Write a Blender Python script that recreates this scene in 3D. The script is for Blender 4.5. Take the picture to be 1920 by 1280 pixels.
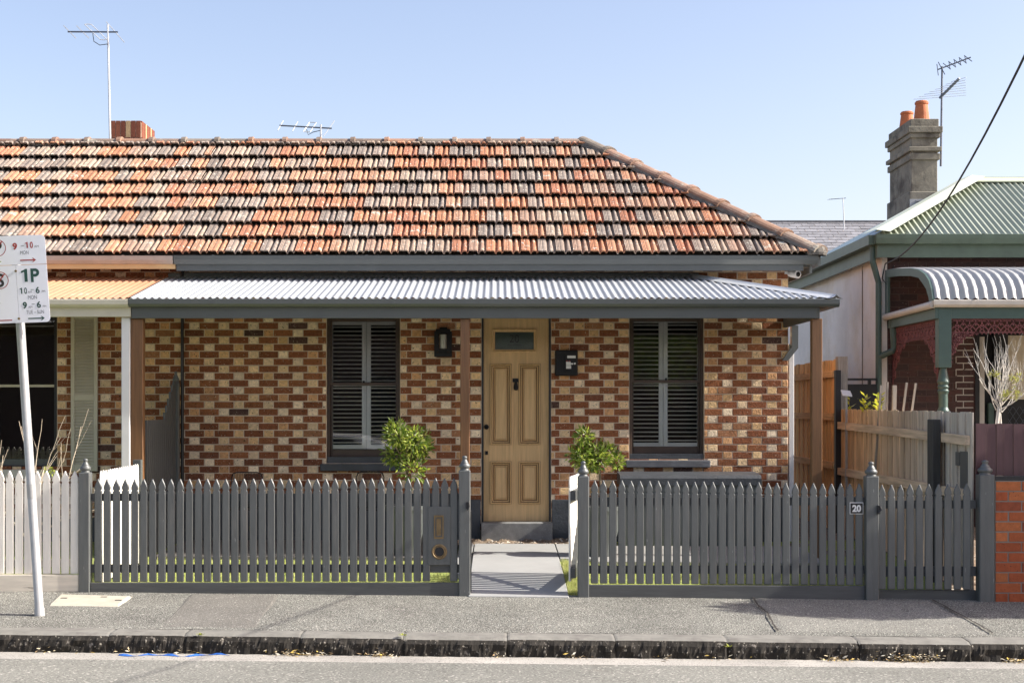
import bpy, bmesh, math, random
from mathutils import Vector, Matrix, noise
R = math.radians
random.seed(7)
S = bpy.context.scene
for o in list(bpy.data.objects): bpy.data.objects.remove(o)
C = S.collection

# ------------------------------------------------------------------ camera
F = 2666.7; HX = 935.0; HY = 765.0; EYE = 1.73
cam_d = bpy.data.cameras.new('Camera'); cam = bpy.data.objects.new('Camera', cam_d); C.objects.link(cam)
cam.location = (0, 0, EYE); cam.rotation_euler = (R(90), 0, 0)
cam_d.lens = 50; cam_d.sensor_width = 36; cam_d.shift_x = 25/1920; cam_d.shift_y = 125/1920
cam_d.clip_end = 3000; cam_d.clip_start = .05
S.camera = cam
# ------------------------------------------------------------------ sky and sun
SUN_EL = R(34); SUN_AZ = R(94.2)          # azimuth from +Y towards +X: just in front of the facade plane
W = bpy.data.worlds.new('World'); S.world = W; W.use_nodes = True
wn = W.node_tree.nodes; wl = W.node_tree.links
sky = wn.new('ShaderNodeTexSky'); sky.sky_type = 'NISHITA'; sky.sun_disc = False
sky.sun_elevation = SUN_EL; sky.sun_rotation = SUN_AZ
sky.air_density = 1.0; sky.dust_density = 2.2; sky.ozone_density = 1.6; sky.altitude = 20
bg = wn['Background']; bg.inputs[1].default_value = .122
tn = wn.new('ShaderNodeMix'); tn.data_type = 'RGBA'; tn.blend_type = 'MULTIPLY'; tn.inputs[0].default_value = 1; tn.inputs[7].default_value = (1.08, .925, .89, 1)
wl.new(sky.outputs[0], tn.inputs[6]); wl.new(tn.outputs[2], bg.inputs[0])
sd = bpy.data.lights.new('Sun', 'SUN'); sun = bpy.data.objects.new('Sun', sd); C.objects.link(sun)
sd.energy = 4.6; sd.angle = R(.5); sd.color = (1, .955, .875)
sv = Vector((math.sin(SUN_AZ)*math.cos(SUN_EL), math.cos(SUN_AZ)*math.cos(SUN_EL), math.sin(SUN_EL)))
sun.rotation_euler = sv.to_track_quat('Z', 'Y').to_euler(); sun.location = (8, 5, 12)
S.view_settings.view_transform = 'Standard'; S.view_settings.look = 'None'
S.view_settings.exposure = 1.2; S.view_settings.gamma = 1
S.cycles.max_bounces = 8; S.cycles.transparent_max_bounces = 12

# ------------------------------------------------------------------ helpers
def PX(px, Y): return (px-HX)*Y/F
def PZ(py, Y): return EYE+(HY-py)*Y/F
def zfoot(x, y): return -.01*x-.0330*(13.14-y)
def ground(px, py, zf=zfoot):
    y = 12.
    for _ in range(30):
        x = PX(px, y); y = F*(EYE-zf(x, y))/(py-HY)
    return PX(px, y), y
LOC = {}
class MB:
    def __init__(s): s.v = []; s.f = []; s.c = []
    def face(s, pts, col=None):
        b = len(s.v); s.v += [tuple(p) for p in pts]; s.f.append(tuple(range(b, b+len(pts)))); s.c.append(col or (1, 1, 1))
    def grid(s, rows, col=None, cols=None, close=False):
        b = len(s.v); n = len(rows[0])
        for r in rows: s.v += [tuple(p) for p in r]
        for i in range(len(rows)-1):
            for j in range(n if close else n-1):
                k = (j+1) % n
                s.f.append((b+i*n+j, b+i*n+k, b+(i+1)*n+k, b+(i+1)*n+j)); s.c.append(cols(i, j) if cols else (col or (1, 1, 1)))
    def box(s, x0, x1, y0, y1, z0, z1, col=None):
        s.hexa([(x0,y0,z0),(x1,y0,z0),(x1,y1,z0),(x0,y1,z0),(x0,y0,z1),(x1,y0,z1),(x1,y1,z1),(x0,y1,z1)], col)
        return s
    def hexa(s, p, col=None):
        b = len(s.v); s.v += [tuple(q) for q in p]
        for f in ((0,3,2,1),(4,5,6,7),(0,1,5,4),(1,2,6,5),(2,3,7,6),(3,0,4,7)):
            s.f.append(tuple(b+i for i in f)); s.c.append(col or (1, 1, 1))
    def obox(s, c, a, b, n, col=None):     # centre and three half vectors
        c, a, b, n = map(Vector, (c, a, b, n))
        s.hexa([c-a-b-n, c+a-b-n, c+a+b-n, c-a+b-n, c-a-b+n, c+a-b+n, c+a+b+n, c-a+b+n], col)
    def bar(s, p, q, w, h, up=(0, 0, 1), col=None):
        p, q = Vector(p), Vector(q); d = q-p; a = d.normalized(); n = a.cross(Vector(up))
        if n.length < 1e-4: n = a.cross(Vector((0, 1, 0)))
        n.normalize(); u = n.cross(a); s.obox((p+q)/2, d/2, n*w/2, u*h/2, col)
    def tube(s, pts, r, n=8, col=None, caps=True):
        pts = [Vector(p) for p in pts]; rs = r if isinstance(r, (list, tuple)) else [r]*len(pts)
        rows = []; pu = None
        for i, p in enumerate(pts):
            d = (pts[min(i+1, len(pts)-1)]-pts[max(i-1, 0)]).normalized()
            u = d.cross(Vector((0, 0, 1))) if pu is None else pu-d*pu.dot(d)
            if u.length < 1e-3: u = d.cross(Vector((0, 1, 0)))
            u.normalize(); pu = u; w = d.cross(u)
            rows.append([p+(u*math.cos(t)+w*math.sin(t))*rs[i] for t in [2*math.pi*k/n for k in range(n)]])
        s.grid(rows, col, close=True)
        if caps: s.face(rows[0][::-1], col); s.face(rows[-1], col)
    def lathe(s, prof, c, n=16, col=None):
        c = Vector(c)
        s.grid([[c+Vector((r*math.cos(2*math.pi*k/n), r*math.sin(2*math.pi*k/n), z)) for k in range(n)] for r, z in prof], col, close=True)
        if prof[-1][0] > 1e-4: s.face([c+Vector((prof[-1][0]*math.cos(2*math.pi*k/n), prof[-1][0]*math.sin(2*math.pi*k/n), prof[-1][1])) for k in range(n)], col)
    def prism(s, poly, fn, d0, d1, col=None):   # poly of (u,w), fn(u,w,d) -> point
        a = [fn(u, w, d0) for u, w in poly]; b = [fn(u, w, d1) for u, w in poly]; n = len(poly)
        s.face(a, col); s.face(b[::-1], col)
        for i in range(n): j = (i+1) % n; s.face([a[j], a[i], b[i], b[j]], col)
    def xprof(s, prof, x0, x1, col=None):       # closed profile (y,z) run along X
        s.prism(prof, lambda u, w, d: (d, u, w), x0, x1, col)
    def clip(s, co, no):
        bm = bmesh.new(); 
        vs = [bm.verts.new(p) for p in s.v]; lay = bm.faces.layers.float_vector.new('c')
        for f, c in zip(s.f, s.c):
            try: g = bm.faces.new([vs[i] for i in f]); g[lay] = c
            except ValueError: pass
        bmesh.ops.bisect_plane(bm, geom=bm.verts[:]+bm.edges[:]+bm.faces[:], plane_co=co, plane_no=no, clear_outer=True)
        bm.verts.index_update(); s.v = [tuple(v.co) for v in bm.verts]
        s.f = [tuple(v.index for v in f.verts) for f in bm.faces]; s.c = [tuple(f[lay]) for f in bm.faces]; bm.free(); return s
    def build(s, name, m, parent=None, smooth=False, bevel=0, label=None, fix=False):
        L = LOC.get(parent.name, Vector((0, 0, 0))) if parent else Vector((0, 0, 0))
        me = bpy.data.meshes.new(name); me.from_pydata([tuple(Vector(p)-L) for p in s.v], [], s.f)
        a = me.color_attributes.new('Col', 'FLOAT_COLOR', 'CORNER'); d = []
        for p, c in zip(me.polygons, s.c): d += [c[0], c[1], c[2], 1]*len(p.vertices)
        a.data.foreach_set('color', d)
        if fix:
            bm = bmesh.new(); bm.from_mesh(me)
            if bevel: bmesh.ops.remove_doubles(bm, verts=bm.verts[:], dist=1e-5)
            bmesh.ops.recalc_face_normals(bm, faces=bm.faces[:]); bm.to_mesh(me); bm.free()
        if smooth: me.shade_smooth()
        me.materials.append(M[m] if isinstance(m, str) else m); me.update()
        o = bpy.data.objects.new(name, me); C.objects.link(o)
        if parent: o.parent = parent; LOC[o.name] = L
        else: LOC[o.name] = Vector((0, 0, 0))
        if bevel:
            b = o.modifiers.new('bevel', 'BEVEL'); b.width = bevel; b.segments = 1; b.limit_method = 'ANGLE'; b.angle_limit = R(50)
        if label: o['label'] = label
        return o
def tag(o, label=None, cat=None, group=None, kind=None):
    if label: o['label'] = label
    if cat: o['category'] = cat
    if group: o['group'] = group
    if kind: o['kind'] = kind
    return o
def thing(name, label, cat, loc, group=None):
    o = bpy.data.objects.new(name, None); C.objects.link(o); o.location = loc; o.empty_display_size = .2
    LOC[o.name] = Vector(loc); return tag(o, label, cat, group)
def structure(o): o['kind'] = 'structure'; return o

M = {}
def mat(name, col=(.5,.5,.5), attr=False, rough=.7, var=.15, vs=6, bump=.15, bs=60, metal=0, spec=.5, stretch=(1,1,1), speck=None, mix=None, fine=0):
    m = bpy.data.materials.new(name); m.use_nodes = True; N = m.node_tree.nodes; L = m.node_tree.links
    p = N['Principled BSDF']; p.inputs['Roughness'].default_value = rough; p.inputs['Metallic'].default_value = metal
    p.inputs['Specular IOR Level'].default_value = spec
    tc = N.new('ShaderNodeTexCoord'); mp = N.new('ShaderNodeMapping'); mp.inputs['Scale'].default_value = stretch
    L.new(tc.outputs['Object'], mp.inputs[0])
    def nz(scale, detail=4, rough_=.55):
        n = N.new('ShaderNodeTexNoise'); n.inputs['Scale'].default_value = scale; n.inputs['Detail'].default_value = detail
        n.inputs['Roughness'].default_value = rough_; L.new(mp.outputs[0], n.inputs['Vector']); return n.outputs['Fac']
    def rng(fac, a, b, c, d):
        r = N.new('ShaderNodeMapRange'); r.inputs[1].default_value = a; r.inputs[2].default_value = b
        r.inputs[3].default_value = c; r.inputs[4].default_value = d; L.new(fac, r.inputs[0]); return r.outputs[0]
    def mixc(fac, a, b, mode='MIX'):
        x = N.new('ShaderNodeMix'); x.data_type = 'RGBA'; x.blend_type = mode
        if isinstance(fac, float): x.inputs[0].default_value = fac
        else: L.new(fac, x.inputs[0])
        for i, v in ((6, a), (7, b)):
            if isinstance(v, tuple): x.inputs[i].default_value = (*v, 1)
            else: L.new(v, x.inputs[i])
        return x.outputs[2]
    if attr:
        a = N.new('ShaderNodeAttribute'); a.attribute_name = 'Col'; base = a.outputs['Color']
        if col != (.5,.5,.5): base = mixc(1., base, col, 'MULTIPLY')
    else: base = mixc(0., col, col)
    if mix:                       # (colour, scale, lo, hi): blotches with a shape of their own
        for c2, sc, lo, hi in mix: base = mixc(rng(nz(sc, 6, .65), lo, hi, 0, 1), base, c2)
    if speck:                     # (colour, scale, lo, hi) sharp grains
        for c2, sc, lo, hi in speck: base = mixc(rng(nz(sc, 1, .5), lo, hi, 0, 1), base, c2)
    if var:
        v = rng(nz(vs, 5, .6), .3, .7, 1-var, 1+var); g = N.new('ShaderNodeCombineColor')
        for i in range(3): L.new(v, g.inputs[i])
        base = mixc(1., base, g.outputs[0], 'MULTIPLY')
    L.new(base, p.inputs['Base Color'])
    if bump:
        b = N.new('ShaderNodeBump'); b.inputs['Strength'].default_value = bump; b.inputs['Distance'].default_value = .01
        L.new(nz(bs, 5, .65), b.inputs['Height']); L.new(b.outputs[0], p.inputs['Normal'])
    M[name] = m; return m
# base colours
mat('screen_grey', (.085,.09,.092), rough=.55, var=.12, vs=3, bump=.1)
mat('brick', (1.42,1.40,1.36), attr=True, rough=.9, var=.22, vs=25, bump=1.0, bs=45, spec=.15, mix=[((.40,.31,.22),11,.66,.78)], speck=[((.03,.022,.018),60,.67,.72),((.6,.5,.38),80,.69,.75)])
mat('mortar', (.60,.48,.365), rough=.95, var=.25, vs=15, bump=.6, bs=60, spec=.1)
mat('red_brick', attr=True, rough=.85, var=.18, vs=20, bump=.5, bs=70, spec=.2, speck=[((.08,.03,.02),60,.7,.76)])
mat('grey_mortar', (.2,.19,.17), rough=.95, bump=.5)
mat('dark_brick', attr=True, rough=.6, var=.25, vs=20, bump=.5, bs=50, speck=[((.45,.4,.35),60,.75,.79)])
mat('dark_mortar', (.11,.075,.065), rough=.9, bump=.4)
mat('tile', attr=True, rough=.75, var=.2, vs=14, bump=.35, bs=80, spec=.3, mix=[((.46,.44,.36),4.5,.61,.68),((.15,.115,.095),7,.62,.74)], speck=[((.56,.54,.46),30,.67,.71)])
mat('ridge_tile', attr=True, rough=.8, var=.2, vs=6, bump=.3, bs=60, mix=[((.3,.27,.22),4,.55,.65)])
mat('bedding', (.13,.12,.105), rough=.95, var=.35, vs=10, bump=.7, bs=30)
mat('charcoal', (.088,.096,.092), rough=.5, var=.08, vs=3, bump=.05, bs=40, spec=.5)
mat('charcoal_wood', (.085,.092,.090), mix=[((.12,.118,.11),1.4,.56,.74)], rough=.46, var=.16, vs=2.5, bump=.16, bs=20, spec=.7, stretch=(12,12,1.2), speck=[((.3,.3,.3),9,.77,.80)])
mat('charcoal_board', (.072,.075,.074), rough=.55, var=.18, vs=2.5, bump=.25, bs=14, spec=.5, stretch=(1,12,10))
mat('dark_gutter', (.094,.103,.10), rough=.35, var=.05, vs=2, bump=.03, bs=30, spec=.6)
mat('cream_paint', (.60,.55,.42), rough=.55, var=.07, vs=5, bump=.06)
mat('orange_paint', (.62,.42,.20), rough=.55, var=.08, vs=5, bump=.06)
mat('peach_gutter', (.45,.38,.32), rough=.5, var=.12, vs=6, bump=.06)
mat('sage_paint', (.56,.53,.42), rough=.55, var=.07, vs=5, bump=.06)
mat('white_paint', (.72,.71,.69), rough=.5, var=.05, vs=4, bump=.05)
mat('fence_white', (.78,.745,.67), rough=.6, var=.1, vs=3, bump=.15, bs=25, stretch=(8,8,1), speck=[((.25,.22,.18),7,.74,.78)])
mat('fence_board_white', (.66,.60,.50), rough=.6, var=.12, vs=3, bump=.2, bs=25, stretch=(1,8,10), mix=[((.16,.13,.10),1.2,.60,.63)])
mat('zinc_sheet', (.44,.46,.48), mix=[((.35,.34,.32),1.6,.56,.76)], rough=.38, metal=.15, var=.06, vs=3, bump=.02)
mat('orange_sheet', (.46,.235,.135), rough=.5, var=.1, vs=2, bump=.04, mix=[((.42,.32,.25),3,.6,.75)])
mat('green_sheet', (.31,.34,.27), rough=.45, var=.06, vs=3, bump=.03)
mat('grey_green_sheet', (.33,.42,.44), rough=.5, var=.06, bump=.03)
mat('pale_green', (.62,.66,.52), rough=.45, var=.05, bump=.03)
mat('green_paint', (.06,.105,.09), rough=.45, var=.1, vs=5, bump=.05)
mat('green_gutter', (.085,.12,.085), rough=.45, var=.15, vs=5, bump=.05)
mat('silver_sheet', (.38,.38,.37), rough=.55, metal=.0, var=.06, bump=.03)
mat('galvanised', (.37,.375,.37), rough=.42, metal=.25, var=.1, vs=12, bump=.05, spec=.5)
mat('cream_gutter', (.55,.52,.46), rough=.5, var=.1, bump=.05)
mat('iron_lace', (.20,.065,.065), rough=.6, var=.2, bump=.1)
mat('oak_door', (.62,.41,.20), rough=.42, var=.14, vs=3.2, bump=.12, bs=30, spec=.4, stretch=(11,11,.6), mix=[((.50,.31,.14),4,.5,.8)])
mat('door_groove', (.16,.095,.04), rough=.6, var=.1, bump=.1)
mat('fan_grey', (.30,.32,.31), rough=.6, var=.1, bump=0)
mat('post_wood', (.165,.078,.03), rough=.5, var=.3, vs=2.2, bump=.1, bs=20, stretch=(14,14,.9), speck=[((.10,.05,.025),2.5,.76,.82)])
mat('sash_wood', (.055,.032,.020), rough=.45, var=.25, vs=3, bump=.1, stretch=(2,6,6))
mat('shutter_white', (.86,.85,.80), rough=.5, var=.04, bump=.02)
mat('black_paint', (.014,.014,.016), rough=.45, var=.1, bump=.05)
mat('black_metal', (.011,.011,.012), rough=.45, var=.1, bump=.03, spec=.25)
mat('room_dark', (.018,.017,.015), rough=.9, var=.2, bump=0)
mat('sill_stone', (.115,.12,.13), rough=.6, var=.2, vs=8, bump=.25, bs=40)
mat('plinth_paint', (.05,.055,.063), rough=.5, var=.2, vs=6, bump=.6, bs=30)
mat('bluestone', (.19,.19,.185), rough=.75, var=.22, vs=10, bump=.3, bs=70, speck=[((.3,.3,.3),80,.66,.72)])
mat('kerb_face_shaded', (.030,.027,.023), rough=.85, var=.35, vs=9, bump=.9, bs=22, spec=.15, mix=[((.15,.135,.115),18,.60,.66)], speck=[((.24,.22,.18),48,.68,.72)], stretch=(1,1,.7))  # bluestone with the shade on the kerb face put into its colour
mat('kerb_top_sunlit', (.18,.172,.15), rough=.85, var=.2, vs=7, bump=.4, bs=40, mix=[((.14,.13,.115),5,.55,.65)])  # same bluestone in a lighter colour, painted as the sunlit top
ASPH = [((.035,.033,.03),105,.54,.59),((.50,.48,.43),90,.60,.65)]
mat('asphalt', (.178,.176,.153), mix=[((.125,.12,.105),1.5,.52,.70),((.24,.23,.20),2.7,.58,.75)], rough=.9, var=.16, vs=1.2, bump=.75, bs=75, speck=ASPH, spec=.2)
mat('asphalt_patch', (.16,.152,.134), rough=.9, var=.12, vs=1.5, bump=.5, bs=90, speck=[((.08,.075,.07),95,.58,.63),((.5,.47,.42),75,.66,.70)], spec=.2)
mat('asphalt_smooth', (.215,.21,.185), rough=.9, var=.12, vs=1.5, bump=.5, bs=80, speck=[((.07,.065,.06),90,.57,.61),((.6,.57,.5),70,.66,.70)], spec=.2)
mat('road', (.198,.196,.172), rough=.85, var=.14, vs=1.1, bump=.45, bs=80, speck=[((.10,.095,.085),85,.56,.62),((.5,.47,.42),70,.64,.69)], mix=[((.17,.155,.13),1.3,.66,.72)], stretch=(.6,1,1), spec=.25)
mat('road_edge', (.34,.32,.285), rough=.85, var=.2, vs=2, bump=.4, bs=70, speck=[((.12,.11,.1),80,.6,.65)])
mat('crack', (.035,.03,.025), rough=1, bump=0)
mat('lid', (.42,.385,.31), rough=.8, var=.1, vs=8, bump=.5, bs=20)
mat('paver', (.31,.31,.30), rough=.8, var=.07, vs=3, bump=.2, bs=60)
mat('verandah_slab', (.28,.27,.25), rough=.85, var=.15, vs=3, bump=.3, bs=50)
mat('shaded_paving', (.10,.09,.08), rough=.85, var=.2, vs=4, bump=.3, bs=50)  # verandah paving darkened in colour to stand in for the roof's shade
mat('soil', (.17,.125,.085), rough=1, var=.5, vs=14, bump=.9, bs=25, speck=[((.5,.45,.38),22,.62,.66)])
mat('lawn_base', (.24,.28,.07), rough=1, var=.35, vs=20, bump=.6, bs=60)
mat('grass', attr=True, rough=.6, var=.15, vs=20, bump=0)
mat('earth', (.16,.15,.12), rough=1, var=.3, vs=.4, bump=.3, bs=5)
mat('paling', attr=True, rough=.85, var=.28, vs=2.2, bump=.35, bs=16, spec=.15, stretch=(10,10,.7), speck=[((.06,.045,.035),3,.76,.8)])
mat('paling_rail', attr=True, rough=.85, var=.28, vs=2.2, bump=.35, bs=16, spec=.15, stretch=(12,.8,14))
mat('old_post', (.055,.052,.047), rough=.9, var=.3, vs=3, bump=.4, bs=15, stretch=(8,8,1))
mat('silvered_post', (.34,.31,.27), rough=.9, var=.35, vs=4, bump=.5, bs=12, stretch=(12,12,.8))
mat('plum_paint', (.085,.038,.042), rough=.5, var=.15, vs=3, bump=.15, bs=20, stretch=(10,10,1))
mat('render_wall', (.84,.78,.71), rough=.95, var=.12, vs=1.2, bump=.5, bs=25, mix=[((.76,.66,.52),1.1,.5,.7),((.66,.64,.62),2.2,.6,.75)])
mat('chimney_render', (.205,.19,.15), rough=.95, var=.25, vs=4, bump=.6, bs=20, mix=[((.085,.075,.06),2.2,.50,.64)])
mat('terracotta', (.44,.135,.05), rough=.75, var=.2, vs=8, bump=.2)
mat('slate', attr=True, rough=.8, var=.2, vs=8, bump=.3, bs=20)
mat('sign_white', (.72,.74,.82), rough=.4, var=.03, bump=0)
mat('ink_red', (.30,.03,.028), rough=.5, var=0, bump=0)
mat('ink_green', (.015,.06,.05), rough=.5, var=0, bump=0)
mat('ink_black', (.02,.02,.022), rough=.5, var=0, bump=0)
mat('ink_grey', (.10,.10,.12), rough=.5, var=0, bump=0)
mat('sign_black', (.015,.015,.017), rough=.35, var=0, bump=0)
mat('brass', (.20,.14,.07), rough=.45, metal=.5, var=.25, vs=20, bump=.1)
mat('lamp_glass', (.46,.46,.42), rough=.5, var=.05, bump=0)
mat('plastic_white', (.7,.7,.69), rough=.4, var=.03, bump=0)
mat('pot', (.50,.48,.44), rough=.7, var=.1, vs=6, bump=.1)
mat('leaf', attr=True, rough=.35, var=.12, vs=20, bump=0, spec=.5)
mat('bark', (.16,.12,.08), rough=.9, var=.3, vs=10, bump=.5)
mat('twig', (.50,.42,.31), rough=.8, var=.2, vs=10, bump=.2)
mat('pale_twig', (.56,.52,.46), rough=.8, var=.15, vs=10, bump=.2)
mat('stake_wood', (.30,.27,.23), rough=.85, var=.25, vs=3, bump=.3, stretch=(12,12,1))
mat('blue_plastic', (.03,.12,.42), rough=.35, var=.1, bump=.05)
mat('dry_leaf', attr=True, rough=.8, var=.2, vs=30, bump=0)
mat('antenna_metal', (.10,.11,.13), rough=.4, metal=.6, var=.1, bump=0)
mat('antenna_pole', (.52,.54,.56), rough=.4, metal=.3, var=.1, bump=0)
mat('car_paint', (.72,.72,.72), rough=.2, var=0, bump=0)
mat('tyre', (.02,.02,.02), rough=.8, var=0, bump=0)
mat('cable', (.012,.012,.012), rough=.6, var=0, bump=0)
mat('fence_hardware', (.02,.02,.022), rough=.4, var=0, bump=0)
for nm in ('leaf', 'grass'):     # thin leaves let light through
    m = M[nm]; N = m.node_tree.nodes; L = m.node_tree.links; p = N['Principled BSDF']; out = N['Material Output']
    t = N.new('ShaderNodeBsdfTranslucent'); mx = N.new('ShaderNodeMixShader'); mx.inputs[0].default_value = .35
    L.new(p.inputs['Base Color'].links[0].from_socket, t.inputs[0]); L.new(p.outputs[0], mx.inputs[1]); L.new(t.outputs[0], mx.inputs[2]); L.new(mx.outputs[0], out.inputs[0])
def glass_mat(name, tint, f0, rough=.02):
    m = bpy.data.materials.new(name); m.use_nodes = True; N = m.node_tree.nodes; L = m.node_tree.links; N.remove(N['Principled BSDF'])
    t = N.new('ShaderNodeBsdfTransparent'); t.inputs[0].default_value = (*tint, 1); g = N.new('ShaderNodeBsdfGlossy'); g.inputs['Roughness'].default_value = rough
    fr = N.new('ShaderNodeFresnel'); fr.inputs[0].default_value = f0; mx = N.new('ShaderNodeMixShader')
    L.new(fr.outputs[0], mx.inputs[0]); L.new(t.outputs[0], mx.inputs[1]); L.new(g.outputs[0], mx.inputs[2]); L.new(mx.outputs[0], N['Material Output'].inputs[0]); M[name] = m
glass_mat('window_glass', (.97,.98,.98), 1.85)
glass_mat('car_glass', (.2,.2,.2), 1.6)
glass_mat('fanlight_glass', (.75,.78,.76), 1.3, .15)

def letters(rows, name, m, parent, place):
    """rows: (text, height, u, w); place(u, w, depth) -> world point"""
    mb = MB()
    for txt, h, u, w, *al in rows:
        cu = bpy.data.curves.new('t', 'FONT'); cu.body = txt; cu.size = h/.7; cu.align_x = al[0] if al else 'CENTER'
        if len(al) > 1: cu.offset = al[1]
        ob = bpy.data.objects.new('t', cu); C.objects.link(ob); bpy.context.view_layer.update()
        me = ob.to_mesh(); sx = al[2] if len(al) > 2 else 1
        b = len(mb.v)
        for v in me.vertices: mb.v.append(tuple(place(u+v.co.x*sx, w+v.co.y, 0)))
        for p in me.polygons: mb.f.append(tuple(b+i for i in p.vertices)); mb.c.append((1, 1, 1))
        ob.to_mesh_clear(); bpy.data.objects.remove(ob); bpy.data.curves.remove(cu)
    return mb.build(name, m, parent) if name else mb

# ------------------------------------------------------------------ ground
YF = 13.14; YW = 17.1; YK = 11.11
def zroad(x, y): return -.01*x-.215+.012*min(3, max(0, 11.1-y))*.6
mb = MB(); mb.box(-900, 900, -900, 1600, -1.2, -1.0); structure(mb.build('ground', 'earth'))
def sheet(name, m, x0, x1, y0, y1, zf, nx=12, ny=6, dz=0, wob=0):
    mb = MB(); mb.grid([[(x0+(x1-x0)*i/nx, y0+(y1-y0)*j/ny, zf(x0+(x1-x0)*i/nx, y0+(y1-y0)*j/ny)+dz+(wob*noise.noise(Vector((x0+(x1-x0)*i/nx*1., y0+(y1-y0)*j/ny*1.5, 0))) if wob else 0)) for i in range(nx+1)] for j in range(ny+1)])
    return structure(mb.build(name, m))
sheet('road', 'road', -30, 30, 0, 11.12, zroad, 60, 10)
mb = MB(); mb.grid([[(-30+.25*i, y+(.02*noise.noise(Vector((i*.4, 5, 0))) if k < 2 else 0), zroad(-30+.25*i, y)+d) for i in range(241)] for k, (y, d) in enumerate(((10.80,-.004),(10.87,.004),(11.0,.005),(11.13,.005)))]); structure(mb.build('road_gutter', 'road_edge'))
sheet('opposite_pavement', 'asphalt', -30, 30, -8, 0, lambda x, y: -.01*x-.08, 20, 4)
sheet('footpath', 'asphalt', -30, 30, 11.35, 13.24, zfoot, 200, 20, 0, .006)
def lay(name, m, pts, dz=.012, n=14):
    """a flat-topped patch lying on the footpath, cut from points on the ground"""
    P = [ground(*p) for p in pts]; mb = MB()
    a, b, c, d = P      # left-top, right-top, right-bottom, left-bottom
    rows = []
    for j in range(n+1):
        t = j/n; l = (a[0]*(1-t)+d[0]*t, a[1]*(1-t)+d[1]*t); r = (b[0]*(1-t)+c[0]*t, b[1]*(1-t)+c[1]*t)
        rows.append([(l[0]*(1-s)+r[0]*s, l[1]*(1-s)+r[1]*s, (dz if 0 < j < n and 0 < s < 1 else -.003)) for s in [k/24 for k in range(25)]])
    mb.grid([[(x, y, zfoot(x, y)+e+.006*noise.noise(Vector((x, y*1.5, 0)))) for x, y, e in r] for r in rows]); return mb.build(name, m)
structure(lay('footpath_patch', 'asphalt_patch', [(358,1112),(527,1112),(481,1180),(291,1180)], .004))
structure(lay('footpath_repair', 'asphalt_smooth', [(1412,1118),(1748,1126),(1866,1191),(1461,1187)], .004))
for pts in ([(1405,1112),(1424,1138),(1440,1152),(1450,1172),(1460,1187)], [(1748,1126),(1790,1148),(1842,1177),(1866,1191)]):
    mb = MB()
    for i in range(len(pts)-1):
        n = 6
        for k in range(n):
            a = ground(pts[i][0]+(pts[i+1][0]-pts[i][0])*k/n+random.uniform(-1.3,1.3), pts[i][1]+(pts[i+1][1]-pts[i][1])*k/n) if (i, k) != (0, 0) else ground(*pts[0])
            if (i, k) != (0, 0):
                w = random.uniform(.006,.012)
                mb.face([(q[0]-w, q[1], zfoot(*q)+.014) if s < 0 else (q[0]+w, q[1], zfoot(*q)+.014) for q, s in ((prev,-1),(prev,1),(a,1),(a,-1))])
            prev = a
    structure(mb.build('pavement_crack', 'crack'))
lid = lay('utility_lid', 'lid', [(114,1113),(250,1117),(222,1139),(86,1137)], .016, 6)
tag(lid, 'pale concrete utility pit lid set in the footpath near the sign pole', 'pit lid')
mb = MB()
for px, py in ((120,1124),(195,1122),(222,1128)):
    x, y = ground(px, py); mb = MB(); mb.box(x-.028, x+.028, y-.015, y+.015, zfoot(x,y)+.015, zfoot(x,y)+.0195); mb.build('lifting_slot', 'crack', lid)
# kerb of bluestone blocks
jo = [-4.9,-4.1,-3.05,-2.46,-1.55,-.745,.07,.915,1.79,2.82,3.7,4.4,5.3,6.2]
jo = [-30+i*.9 for i in range(28)]+jo+[7.1+i*.9 for i in range(25)]
mb = MB(); mt = MB()
for i in range(len(jo)-1):
    a, b = jo[i], jo[i+1]-.003; n = 44 if -6 < a < 6 else 3; rows = []; trow = []
    off = random.uniform(-.012,.012); oz = random.uniform(-.006,.004); edge = random.uniform(0, 50)
    def f(k, t):
        x = a+(b-a)*k/n; e = min(k, n-k)/n*(b-a); rnd = max(0, .02-e)/.05
        nn = noise.fractal(Vector((x*12, t*1.6+edge, 3)), .7, 2, 4)*.020*(1 if t < 6 else .4)
        if t < 6: z = -.34+(.270)*t/6; y = YK+off+.02-.025*math.sin(math.pi*t/7)+nn+.03*rnd
        else:
            q = (t-6)/5; y = YK+off+.03+nn*.4+q*.235; z = -.068+.009*q**.3+(oz+nn*.12)*(1-q)-.01*rnd
            if t == 6: z -= .012
        return (x, y, z-.01*x)
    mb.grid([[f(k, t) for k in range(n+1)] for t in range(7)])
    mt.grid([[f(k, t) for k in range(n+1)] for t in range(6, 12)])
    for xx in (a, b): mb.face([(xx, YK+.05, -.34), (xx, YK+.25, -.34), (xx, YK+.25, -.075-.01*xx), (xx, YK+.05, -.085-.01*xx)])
structure(mb.build('kerb', 'kerb_face_shaded')); structure(mt.build('kerb_edge', 'kerb_top_sunlit'))
# yard
def zyard(x, y): return -.01*x*max(0, 1-(y-YF)/4)+(.08*(y-YF) if y < YF+1.3 else .104+.021*(y-YF-1.3))-.02
sheet('yard', 'lawn_base', -9, 4.4, 13.2, 17.2, zyard, 30, 12, -.01, .01)
sheet('side_yard', 'soil', 3.4, 14, 13.2, 32, lambda x, y: .12 if y > 17 else zyard(x, y)-.012, 20, 30, 0)
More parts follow.
